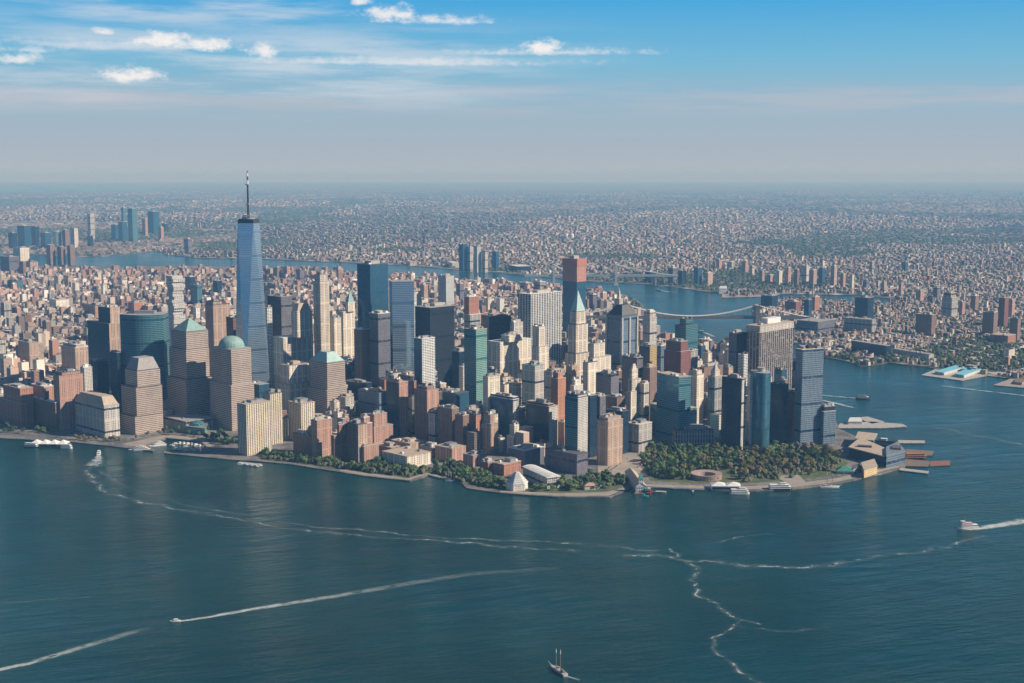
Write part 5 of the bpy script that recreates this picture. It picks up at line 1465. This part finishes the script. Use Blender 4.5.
hip_pavilion("small white-roofed pavilion right of the brick park house", 600, 487.5, 14, 10, 4, M_ROOFW, .3)
poly_thing('coast_station', "yellowish plastered station building between the park and the ferry hall", 'building', [(864, 478), (877, 473.5), (874, 466), (861, 470)], 13, facade('yellow_plaster', (.62, .47, .24), DK, 4, 4, .3, .4), M_ROOFT)
poly_thing('coast_station', "low grey station annex beside the yellowish plastered building", 'building', [(853, 474), (860, 471.5), (859, 468.5), (852, 471)], 9, FAC['grey'], M_ROOFD)
b = poly_thing('ferry_hall', "grey steel and glass end hall of the ferry terminal facing the slips", 'ferry terminal', [(886, 468), (905, 463), (897, 453.5), (886, 459)], 22, FAC['grid1'], M_STEEL, 1.2)
m = M(); m.box(6, 4, b.z, 16, 30, 3, -.3); m.build('rooftop_unit', M_ROOFD, b.root)
b = poly_thing('ferry_hall', "large ferry hall with a broad tan roof and a dark glazed front", 'ferry terminal', [(849, 456.5), (884, 466), (888.5, 459.5), (860, 446.5)], 17, FAC['navy'], M_ROOFT, 1.6, 1.5)
m = M(); m.box(-10, 4, b.z, 26, 10, 3, -.3); m.build('rooftop_unit', M_ROOFD, b.root)
b = poly_thing('ferry_hall', "older ferry building with a pale sloped roof behind the large ferry hall", 'ferry terminal', [(855, 447), (873, 449), (877, 442), (858, 440)], 16, FAC['teal'], M_ROOFT, 1.4)
def pier(label, pts, mat=M_WOOD, z=1.6, name='pier'):
    P = [g(*p, z) for p in pts]
    ar = sum(P[i][0]*P[(i+1) % len(P)][1] - P[(i+1) % len(P)][0]*P[i][1] for i in range(len(P)))
    if ar < 0: P = P[::-1]
    cx, cy = centre(P); q = [(x-cx, y-cy) for x, y in P]
    root = empty(name, (cx, cy, 0), label, 'pier')
    m = M(); m.prism(q, z - 1.0, z, bottom=True); m.build('deck', mat, root)
    m = M()
    for i in range(len(q)):
        a, b_ = q[i], q[(i+1) % len(q)]; L = math.hypot(b_[0]-a[0], b_[1]-a[1]); k = max(1, int(L / 14))
        for j in range(k):
            t = (j + .5) / k; m.cyl(a[0]*(1-t)+b_[0]*t, a[1]*(1-t)+b_[1]*t, -2, z + .6, .55, n=6)
    m.build('pilings', M_WOOD, root)
    return root, cx, cy
pier("long flat pier reaching right from the end of downtown", [(836, 428), (880, 428), (907, 426.5), (903, 424), (872, 421.5), (840, 423.5)], M_CONC)
pier("slanting arm of the flat heliport pier", [(856, 417.5), (868, 416.5), (884, 421.5), (872, 423.6)], M_CONC)
poly_thing('pier_shed', "small white-roofed shed on the flat pier", 'shed', [(848, 424.5), (862, 424.5), (860, 420.5), (850, 420.5)], 6, FAC['white'], M_ROOFW, z0=1.7)
pier("thin dark jetty behind the older ferry building", [(898, 443), (925, 443), (925, 440.5), (898, 440)], M_CONC)
pier("upper timber ferry slip right of the ferry hall", [(906, 457), (932, 455), (934, 451), (906, 449)])
pier("middle timber ferry slip right of the ferry hall", [(904, 466), (928, 466.5), (931, 461), (906, 459)])
pier("outer rusty timber fender at the end of the ferry slips", [(930, 466), (950, 465), (950, 460.5), (930, 461)], plain('rusty_timber', (.24, .12, .075), .9))
pier("thin landing stage in front of the ferry hall", [(899, 470), (928, 473.5), (929, 471.2), (900, 467.8)], M_CONC)
pier("floating dock of small boats under the ivory ribbed slab", [(237, 463), (258, 465.5), (262, 464), (240, 461.6)], M_CONC, 1.0)
# piers across the river
pier("wide flat pier under the turquoise shed roofs across the river", [(921, 375), (962, 380.5), (1000, 373), (985, 369), (938, 368)], M_CONC)
for nm, pts in (("left turquoise shed roof on the wide pier across the river", [(935, 374), (944, 375.4), (964, 369.4), (955, 368)]), ("right turquoise shed roof on the wide pier across the river", [(955, 376.4), (964, 378), (981, 371.6), (970, 370.2)]),
                ("small turquoise shed roof joining the two long sheds across the river", [(961, 371.4), (970, 372.6), (973, 371.2), (964, 370.2)])):
    poly_thing('pier_shed', nm, 'shed', pts, 7, FAC['white'], M_TURQ, .6, 1.0, z0=1.8)
pier("pale pier of stones and stacks at the right edge across the river", [(993, 385), (1032, 388.5), (1060, 380), (1018, 376)], M_PATH)
poly_thing('pier_shed', "round brown pavilion on the pier at the right edge", 'shed', [(1014, 384), (1022, 385), (1026, 381.5), (1018, 380)], 5, FAC['tan'], M_WOOD, z0=1.8)
pier("long pale breakwater pier across the river behind the stone bridge", [(722, 297.5), (765, 296.4), (768, 294.6), (722, 294.8)], M_PATH, 2.5)
poly_thing('pier_shed', "domed white salt shed at the start of the breakwater pier", 'shed', [(719, 294), (727, 294), (726.5, 291.5), (720, 291.5)], 24, M_ROOFW, M_ROOFW, z0=2.6)
poly_thing('terminal_shed', "tan roofed river pier sheds behind the maroon tower", 'shed', [(716, 362), (736, 362.5), (737, 359), (716, 358.6)], 9, FAC['cream'], M_ROOFT)
poly_thing('terminal_shed', "pinkish long river pier shed beside the dark teal river tower", 'shed', [(700, 350), (731, 348), (731, 346), (700, 347.6)], 8, FAC['pinkbrick'], plain('pink_roof', (.50, .28, .24), .8))

# ---------------------------------------------------------------- boats
def boat(label, px, py, L, W, hull_h, heading, hull, decks, name='boat', cat='boat', group=None, bow=.28, extra=None):
    """decks: (start, end as fractions from the stern, width fraction, height, material, windows?)"""
    X, Y = g(px, py)
    root = empty(name, (X, Y, 0), label, cat, group, heading)
    def outline(k, s=1.0):
        return [(-L/2, -W/2*s*.86), (-L*.2, -W/2*s), (L/2 - L*bow, -W/2*s*.95), (L/2 - L*bow*.35, -W/2*s*.55), (L/2*k, 0), (L/2 - L*bow*.35, W/2*s*.55), (L/2 - L*bow, W/2*s*.95), (-L*.2, W/2*s), (-L/2, W/2*s*.86)]
    m = M(); m.prism(outline(.93, .8), -.6, hull_h, outline(1.0), cap=True); m.build('hull', hull, root)
    z = hull_h
    for (a, b_, wf, h, mat, wn) in decks:
        x0, x1 = -L/2 + L*a, -L/2 + L*b_
        m = M(); P = [(x0, -W*wf/2), (x1 - W*.15, -W*wf/2), (x1, -W*wf*.28), (x1, W*wf*.28), (x1 - W*.15, W*wf/2), (x0, W*wf/2)]
        m.prism(P, z, z + h); dk = m.build('deck_house', mat, root)
        if wn:
            m = M(); m.prism(inset(P, .06), z + h*.42, z + h*.78, cap=False); m.build('window_band', M_DGLASS, dk)
        m = M(); m.prism(inset(P, .35), z + h + .02, z + h + .28, bottom=True); m.build('deck_roof', mat, root)
        z += h + .3
    if extra: extra(root, z, L, W)
    return root
def mast(root, z, L, W):
    m = M(); m.cyl(L*.1, 0, z - .2, z + 5, .22, .1, n=6); m.box(L*.1, 0, z + 3, .3, 2.2, .3); m.build('mast', M_STEEL, root)
HU = M_WHITE
ferry_decks = [(.04, .90, .95, 3.0, M_WHITE, True), (.06, .84, .90, 2.8, M_WHITE, True), (.45, .78, .5, 2.4, M_WHITE, True)]
boat("white sightseeing ferry speeding left with a broad foaming wake at the right edge", 967, 528, 34, 9, 2.6, R(186), HU, [(.05, .85, .92, 2.8, M_WHITE, True), (.30, .80, .85, 2.6, plain('pinkish_awning', (.62, .42, .42), .7), False), (.62, .8, .6, 2.4, M_WHITE, True)], 'ferry', 'ferry', extra=mast)
boat("small white speedboat in the open harbour with a long straight wake", 175, 621.5, 13, 4, 1.3, R(188), HU, [(.25, .6, .7, 1.5, M_WHITE, True)], 'speedboat', 'boat')
boat("small ferry turning towards the basin with a fan-shaped wake", 99, 454.5, 22, 7, 2.2, R(100), HU, [(.1, .8, .88, 2.6, M_WHITE, True), (.3, .7, .7, 2.4, M_WHITE, True)], 'ferry', 'ferry')
boat("dark and white ferry crossing the river right of the gridded tower", 863, 399, 34, 10, 3, R(-5), M_HULLD, [(.08, .86, .9, 3, M_WHITE, True), (.2, .72, .8, 2.6, M_STEEL, True)], 'ferry', 'ferry', extra=mast)
boat("small boat on the river beyond the stone bridge with a curved wake", 658, 290.5, 26, 8, 2.4, R(170), M_HULLD, [(.1, .6, .8, 3, M_WHITE, True)], 'ferry', 'ferry')
boat("dark boat on the river behind the dark teal river tower with a pale wake", 701, 332, 24, 8, 2.4, R(175), M_HULLD, [(.15, .7, .8, 3, M_WHITE, True)], 'ferry', 'ferry')
boat("white ferry moored in front of the boarding tent, lower pale stern", 740, 494, 34, 9, 2.4, R(4), HU, ferry_decks, 'ferry', 'ferry')
boat("white and dark harbour ferry moored at the park wall right of the tent", 780, 490, 42, 11, 3.4, R(3), M_HULLD, [(.05, .92, .96, 3.2, M_WHITE, True), (.08, .86, .92, 2.8, M_WHITE, True), (.5, .74, .5, 2.4, M_WHITE, True)], 'ferry', 'ferry', extra=mast)
boat("tiny white boat moored near the wall left of the boarding tent", 693, 493, 12, 4, 1.2, R(85), M_HULLD, [(.25, .65, .7, 2.4, M_WHITE, True)], 'motorboat', 'boat', extra=mast)
boat("red and white fireboat moored at the old pier house", 649, 493, 20, 7, 2.6, R(80), M_RED, [(.2, .7, .8, 3.2, M_RED, True), (.35, .62, .6, 2.4, M_WHITE, True)], 'fireboat', 'boat')
boat("teal work barge at the end of the old pier house", 645, 496.5, 14, 7, 1.6, R(4), M_TEALP, [(.2, .5, .6, 2.4, M_TEALP, False)], 'barge', 'boat')
boat("flat grey barge lying at the wall right of the old pier house", 659, 492, 26, 8, 1.4, R(-3), M_CONC, [(.1, .3, .6, 1.6, M_DARK, False)], 'barge', 'boat')
boat("orange harbour ferry berthed in the upper slip", 915, 459, 44, 13, 3.4, R(5), M_HULLD, [(.04, .96, .96, 4, M_ORANGE, True), (.1, .9, .9, 3.4, M_ORANGE, True)], 'ferry', 'ferry', bow=.18)
boat("dark harbour ferry with stacked decks berthed behind the ferry hall", 884, 446, 62, 18, 4, R(-18), M_HULLD, [(.04, .96, .96, 4, M_STEEL, True), (.1, .9, .9, 3.4, M_DARK, True), (.4, .6, .5, 3, M_WHITE, True)], 'ferry', 'ferry', bow=.18)
def two_mast(label, px, py, L, W, heading, hull, group=None, sc=1.0):
    root = boat(label, px, py, L, W, 2.6, heading, hull, [(.12, .26, .5, 1.3, M_WOOD, False), (.45, .56, .42, 1.1, M_WOOD, False)], 'schooner', 'sailboat', group, bow=.42)
    m = M(); m.tube([(L*.44, 0, 2.6), (L*.66, 0, 4.6)], [.32, .16]); m.build('bowsprit', M_WHITE, root)
    for x, h in ((L*.12, 25*sc), (-L*.16, 27*sc)):
        m = M(); m.tube([(x, 0, 2.4), (x, 0, h*.7), (x, 0, h)], [.36, .28, .12], 8); ms = m.build('mast', plain('varnished_mast', (.34, .22, .12), .5), root)
        m = M(); m.cyl(x, 0, h*.80, h*.96, .55, .25, n=8); m.build('topmast_flag', M_WHITE, ms)
        m = M(); m.tube([(x - .3, 0, 4.4), (x - L*.24, 0, 4.9)], [.3, .2]); m.tube([(x - .3, 0, 5.0), (x - L*.22, 0, 5.5)], [.55, .35], 8); m.build('furled_sail', plain('sail_cloth', (.62, .60, .56), .9), ms)
        m = M()
        for s in (-1, 1):
            m.tube([(x, 0, h*.8), (x - 1.5, s*W*.48, 2.6)], .07, 4); m.tube([(x, 0, h*.8), (x + 1.0, s*W*.48, 2.6)], .07, 4)
        m.build('shrouds', M_DARK, ms)
    return root
two_mast("two-masted schooner with bare masts sailing at the bottom of the picture", 558, 671.5, 33, 7, R(118), plain('schooner_hull', (.42, .40, .38), .5))
two_mast("white two-masted sailing ship moored at the park wall near the ferry hall", 830, 487.5, 34, 8, R(6), M_WHITE, sc=1.05)
two_mast("small sailing ship moored at the promenade corner, mast beside the trees", 450, 481.5, 17, 5, R(-12), M_WHITE, sc=.5)
# floating ferry landing with peaked white roof
def landing():
    X, Y = g(49, 447)
    root = empty('ferry_landing', (X, Y, 0), "floating ferry landing under white peaked fabric roofs near the left edge", 'ferry landing', rz=R(-4))
    m = M(); m.box(0, 6, 0, 78, 30, 1.6); m.build('barge', M_HULLD, root)
    for x in (-27, -9, 9, 27):
        m = M()
        for sx_ in (-1, 1):
            for sy_ in (-1, 1): m.cyl(x + sx_*7.5, 6 + sy_*10, 1.6, 7, .3, n=6)
        m.cone([(x-9, -6), (x+9, -6), (x+9, 18), (x-9, 18)], 7, (x, 6, 14)); m.build('peaked_roof', M_WHITE, root)
    m = M(); m.box(30, -2, 1.6, 16, 8, 4); m.build('kiosk', FAC['teal'], root)
landing()
boat("dark ferry docked at the left end of the floating landing", 32, 447.5, 30, 8, 3, R(-8), M_HULLD, ferry_decks[:2], 'ferry', 'ferry')
boat("white ferry docked at the right end of the floating landing", 67, 448.5, 24, 8, 2.4, R(-6), HU, ferry_decks[:2], 'ferry', 'ferry')
yd = [(.1, .72, .86, 2.4, M_WHITE, True), (.2, .62, .74, 2.2, M_WHITE, True), (.3, .5, .5, 1.8, M_WHITE, True)]
boat("large white motor yacht moored outside the boat basin, left one", 139, 450.5, 42, 9, 2.8, R(-172), HU, yd, 'yacht', 'yacht')
boat("large white motor yacht moored at the basin's inner corner", 157, 446, 36, 8.5, 2.8, R(-150), HU, yd, 'yacht', 'yacht')
bo = random.Random(9)
base = boat("small white pleasure boat moored in the boat basin", 176, 444, 13, 4, 1.3, R(20), HU, [(.2, .65, .75, 1.8, M_WHITE, True)], 'pleasure_boat', 'boat', 'pleasure boats in the basin')
bk_children = list(base.children_recursive)
def copy_boat(px, py, hd, label=None, group=None):
    r_ = base.copy(); COL.objects.link(r_)
    X, Y = g(px, py); r_.location = (X, Y, 0); r_.rotation_euler = (0, 0, R(hd))
    if label: r_['label'] = label
    if group: r_['group'] = group
    for ch in base.children:
        c = ch.copy(); COL.objects.link(c); c.parent = r_
        for s in ch.children:
            d = s.copy(); COL.objects.link(d); d.parent = c
for i, (px_, py_) in enumerate([(180, 443.4), (184, 443.7), (188, 444), (192, 444.6), (196, 445), (200, 446), (203, 447.5), (172, 446), (177, 449.5), (182, 450), (187, 450.6), (192, 450.4), (196, 449.6), (186, 447.2)]):
    copy_boat(px_, py_, bo.uniform(60, 110) if i < 7 else bo.uniform(-10, 20))
for px_, py_ in [(241, 464.4), (246, 465.2), (251, 466), (256, 466.6), (259, 465.8)]:
    copy_boat(px_, py_, bo.uniform(-20, 20), "small white boat tied to the floating dock under the ivory ribbed slab", "boats at the floating dock")

# ---------------------------------------------------------------- vehicles on the park road
car_c = [('white', M_WHITE), ('yellow', plain('taxi_yellow', (.62, .38, .03), .4)), ('dark', M_DARK), ('silver', M_STEEL), ('red', M_RED)]
cm = M(); cm.prism([(-2.3, -.9), (2.1, -.9), (2.35, -.5), (2.35, .5), (2.1, .9), (-2.3, .9)], .35, 1.0, bottom=True)
cb = M(); cb.prism([(-1.7, -.82), (1.0, -.82), (1.0, .82), (-1.7, .82)], 1.0, 1.55, [(-1.3, -.7), (.5, -.7), (.5, .7), (-1.3, .7)])
cw = M()
for sx_ in (-1.45, 1.4):
    for sy_ in (-.9, .9): cw.box(sx_, sy_, 0, .68, .24, .68)
cab = cb.mesh('cabin'); cab.materials.append(M_DGLASS); whl = cw.mesh('wheels'); whl.materials.append(M_DARK)
bodies = {}
for n_, mt in car_c:
    me = cm.mesh('body'); me.materials.append(mt); bodies[n_] = me
cr = random.Random(4)
lanes = [((600, 474), (640, 447)), ((604, 475), (644, 448)), ((622, 481), (652, 455)), ((640, 447), (660, 441)), ((850, 452), (872, 456))]
for k in range(64):
    a, b_ = lanes[cr.randrange(5)]; t = cr.random()
    x, y = g(a[0]*(1-t)+b_[0]*t, a[1]*(1-t)+b_[1]*t, GZ)
    A_, B_ = g(*a), g(*b_)
    n_ = cr.choice(['white', 'white', 'yellow', 'dark', 'silver', 'silver', 'red'])
    root = empty('car', (x, y, GZ + .14), "small %s car on the road beside the park" % n_, 'car', '%s cars on the park road' % n_, math.atan2(B_[1]-A_[1], B_[0]-A_[0]))
    for nm, me in (('body', bodies[n_]), ('cabin', cab), ('wheels', whl)):
        o = bpy.data.objects.new(nm, me); COL.objects.link(o); o.parent = root

# ---------------------------------------------------------------- foam on the water
def foam_mat(name, dens, scale, stretch, vs, core):
    m, n, b = principled(name)
    t = m.node_tree
    uv = n.n('ShaderNodeUVMap', uv_map="UVMap")
    sp = n.n('ShaderNodeSeparateXYZ'); n.put(sp.inputs[0], uv.outputs[0])
    u, v = sp.outputs[0], sp.outputs[1]                   # metres along, -1..1 across (+2 per fade step)
    P = n.n('ShaderNodeNewGeometry').outputs['Position']
    nz = n.noise(n.xyz(n.math('MULTIPLY', u, scale / stretch), n.math('MULTIPLY', v, vs), 0.0), 1.0, 6.0, .7)
    n2 = n.noise(P, .05, 4.0, .65)
    at_ = n.n('ShaderNodeAttribute', attribute_name="strength")
    av = n.math('ABSOLUTE', v)
    edge = n.smooth(av, core, core * .25)
    halo = n.math('MULTIPLY', n.math('MULTIPLY', n.smooth(av, 1.0, .1), n.smooth(n2, .30, .70)), .22)
    f = n.math('MULTIPLY', n.smooth(n.math('ADD', n.math('MULTIPLY', nz, .6), n.math('MULTIPLY', n2, .5)), .62 - dens, .80 - dens), n.math('MULTIPLY', edge, at_.outputs['Fac']), clamp=True)
    f = n.math('MAXIMUM', f, n.math('MULTIPLY', halo, at_.outputs['Fac']))
    b.inputs['Base Color'].default_value = (.50, .55, .54, 1); b.inputs['Roughness'].default_value = .8
    tr = n.n('ShaderNodeBsdfTransparent'); mx = n.n('ShaderNodeMixShader')
    n.put(mx.inputs[0], f); t.links.new(tr.outputs[0], mx.inputs[1]); t.links.new(b.outputs[0], mx.inputs[2])
    t.links.new(mx.outputs[0], t.nodes['Material Output'].inputs[0])
    return m
FO_S, FO_T = foam_mat('strong_foam', .20, .12, 3.5, 3.2, .8), foam_mat('torn_foam', .115, .16, 1.6, 3.6, .42)
def wake(label, pts, mat, z, name='foam_wake'):
    """pts: (px, py, half width in metres, strength)"""
    Q = []
    for (a, b_) in zip(pts, pts[1:]):
        for k in range(16):
            t = k / 16; Q.append([a[i]*(1-t) + b_[i]*t for i in range(4)])
    Q.append(list(pts[-1]))
    C_ = [Vector(g(q[0], q[1])) for q in Q]
    if mat == FO_S:
        for q in Q: q[2] *= 1.7
    if mat == FO_T:                                        # torn lines wander and vary in width
        for i, c in enumerate(C_):
            c += Vector((mnoise.noise(Vector((c.x*.02, c.y*.02, 5))), mnoise.noise(Vector((c.x*.02, c.y*.02, 8))))) * 11 + Vector((mnoise.noise(Vector((c.x*.07, c.y*.07, 5))), mnoise.noise(Vector((c.x*.07, c.y*.07, 8))))) * 5
            Q[i][2] *= 1.35 * (1 + .8 * mnoise.noise(Vector((c.x*.013, c.y*.013, 1)))); Q[i][3] *= .85 + .6 * mnoise.noise(Vector((c.x*.02, c.y*.02, 12)))
    me = M(); st_ = []; u = 0
    L_, R_, U = [], [], []
    r = random.Random(len(Q) * 31 + int(pts[0][0]))
    for i, c in enumerate(C_):
        d = (C_[min(i+1, len(C_)-1)] - C_[max(i-1, 0)]).normalized(); nv = Vector((-d.y, d.x))
        j = r.uniform(-.12, .12) * Q[i][2]
        L_.append(c + nv*(Q[i][2] + j)); R_.append(c - nv*(Q[i][2] - j)); U.append(u)
        if i < len(C_)-1: u += (C_[i+1]-c).length
    V, F, uvs, S = [], [], [], []
    for i in range(len(C_)):
        V += [(L_[i].x, L_[i].y, z), (C_[i].x, C_[i].y, z), (R_[i].x, R_[i].y, z)]; S += [Q[i][3]]*3
    for i in range(len(C_)-1):
        F += [(3*i+1, 3*i+4, 3*i+3, 3*i), (3*i+2, 3*i+5, 3*i+4, 3*i+1)]
        uvs += [(U[i], 0), (U[i+1], 0), (U[i+1], 1), (U[i], 1), (U[i], -1), (U[i+1], -1), (U[i+1], 0), (U[i], 0)]
    msh = bpy.data.meshes.new(name); msh.from_pydata(V, [], F)
    ul = msh.uv_layers.new(name="UVMap"); ul.data.foreach_set('uv', np.array(uvs, np.float32).ravel())
    at_ = msh.attributes.new("strength", 'FLOAT', 'POINT'); at_.data.foreach_set('value', np.array(S, np.float32))
    msh.materials.append(mat)
    o = bpy.data.objects.new(name, msh); COL.objects.link(o)
    return tag(o, label, None, None, 'stuff')
Zf = iter([.10 + .05*i for i in range(60)])
wake("straight white wake behind the small speedboat", [(178, 621.5, 2.2, 1), (200, 618.5, 4, 1), (260, 608, 5.5, .8), (330, 597, 6.5, .5), (400, 585, 7.5, .28), (470, 574, 8, .16), (560, 568, 9, .04)], FO_S, next(Zf))
wake("old wake entering from the lower left", [(-10, 672, 5, .9), (30, 663, 5.5, .8), (80, 648, 6, .55), (130, 633, 6.5, .28), (155, 627, 7, .0)], FO_S, next(Zf))
wake("broad foaming wake of the sightseeing ferry", [(956, 528, 4, 1), (970, 529, 8, 1), (985, 527.5, 9, 1), (1005, 524.5, 10, 1), (1030, 520, 13, .95)], FO_S, next(Zf))
wake("thin outer crest beside the ferry wake", [(985, 531, 2, .5), (1005, 532, 2.5, .5), (1030, 531, 3, .4)], FO_T, next(Zf))
wake("fan of foam behind the turning ferry", [(98.5, 456, 5, 1), (98, 459, 9, .8), (95, 463, 13, .7), (93, 466, 13, .5)], FO_S, next(Zf))
wake("curling foam trail left by the turning ferry", [(103, 465, 4, .8), (95, 468, 6, .9), (87, 471, 7, 1), (90, 478, 8, .9), (102, 488, 8, .8), (125, 499, 8, .8), (165, 507, 8, .75), (220, 516, 8, .75), (290, 529, 8, .8), (345, 534.5, 8, .9), (410, 539.5, 8, .9), (470, 543, 8, .8), (515, 548, 9, .8), (580, 552, 10, .6)], FO_T, next(Zf))
wake("second foam line beside the curling trail", [(100, 472, 5, .5), (118, 483, 5, .45), (150, 496, 5, .3), (205, 509, 6, .3), (300, 526, 7, .5), (350, 530, 7, .6), (430, 537, 7, .6), (520, 541, 7, .6), (600, 545, 9, .5), (660, 551, 9, .4)], FO_T, next(Zf))
wake("foam line running across to the right ferry", [(628, 556, 8, .8), (665, 556.5, 8, 1), (700, 561.5, 8, .9), (750, 565.5, 8, .9), (800, 567, 8, 1), (830, 565, 8, .9), (860, 559, 8, .7), (905, 554, 7, .6), (945, 546, 7, .7), (990, 537, 7, .5)], FO_T, next(Zf))
wake("zigzag foam line running down the harbour", [(668, 549, 6, .7), (684, 558, 6, 1), (694, 568, 6, .9), (694, 582, 5, 1), (697, 596, 5, 1), (712, 605, 5, .9), (728, 611, 5, 1), (740, 620, 5, 1), (760, 625, 5, .7)], FO_T, next(Zf))
wake("branch of the zigzag foam line", [(741, 623, 4, .9), (730, 631, 5, .9), (712, 635, 4, .7), (709, 640, 4, .9), (712, 651, 4, .9), (726, 660, 4, 1), (736, 670, 4, 1), (752, 680, 4, 1), (760, 690, 4, 1)], FO_T, next(Zf))
wake("faint foam shred left of the lower middle", [(0, 603, 4, .4), (50, 600.5, 4, .45), (100, 597, 4, .3)], FO_T, next(Zf))
wake("faint foam shred above the foam crossing", [(720, 543, 6, .4), (745, 538, 6, .5), (775, 534, 6, .3)], FO_T, next(Zf))
wake("faint foam shred at lower right", [(735, 627, 5, .4), (790, 632, 5, .5), (830, 629, 5, .4)], FO_T, next(Zf))
wake("white wake of the dark river ferry", [(857, 398.5, 3, 1), (845, 397.5, 4, 1), (822, 395.5, 5, .9)], FO_S, next(Zf))
wake("shorter wake below the river ferry's", [(822, 400.5, 6, .9), (838, 404, 7, .9), (853, 408, 6, .5)], FO_S, next(Zf))
wake("long white wake on the river at the right edge", [(942, 386, 3, 1), (965, 389, 5, .9), (1000, 393, 6, .7), (1030, 396.5, 8, .6)], FO_S, next(Zf))
wake("curved pale wake beyond the stone bridge", [(661, 290.5, 5, 1), (668, 292, 8, .9), (678, 292.5, 8, .4)], FO_S, next(Zf))
wake("pale wake behind the dark teal river tower", [(703, 332.5, 4, .9), (708, 334, 7, .8), (714, 337, 9, .4)], FO_S, next(Zf))
wake("small stern wake of the schooner", [(566, 677, 1.5, .7), (572, 678.5, 2, .5), (580, 681, 2, .3)], FO_S, next(Zf))
wake("bright flecks of foam on the right harbour", [(935, 427, 10, .35), (975, 436, 12, .45), (1024, 445, 12, .4)], FO_T, next(Zf))

# ---------------------------------------------------------------- the air: haze over harbour and city, the sky stays outside
def haze():
    m = bpy.data.materials.new('haze_air'); m.use_nodes = True
    t = m.node_tree; t.nodes.clear()
    o = t.nodes.new('ShaderNodeOutputMaterial'); v = t.nodes.new('ShaderNodeVolumePrincipled')
    v.inputs['Color'].default_value = HAZE_COL
    v.inputs['Density'].default_value = HAZE_DENS
    v.inputs['Anisotropy'].default_value = 0.0
    v.inputs['Absorption Color'].default_value = (.78, .74, .70, 1)
    t.links.new(v.outputs[0], o.inputs['Volume'])
    k = M(); k.box(0, 42000, -6, 150000, 90000, 572)
    tag(k.build('haze', m), "thin blue summer haze over harbour and city", kind='stuff')
HAZE_DENS = 5.2e-5
HAZE_COL = (.24, .58, 1.0, 1)
haze()
print("OBJECTS", len(SC.objects))
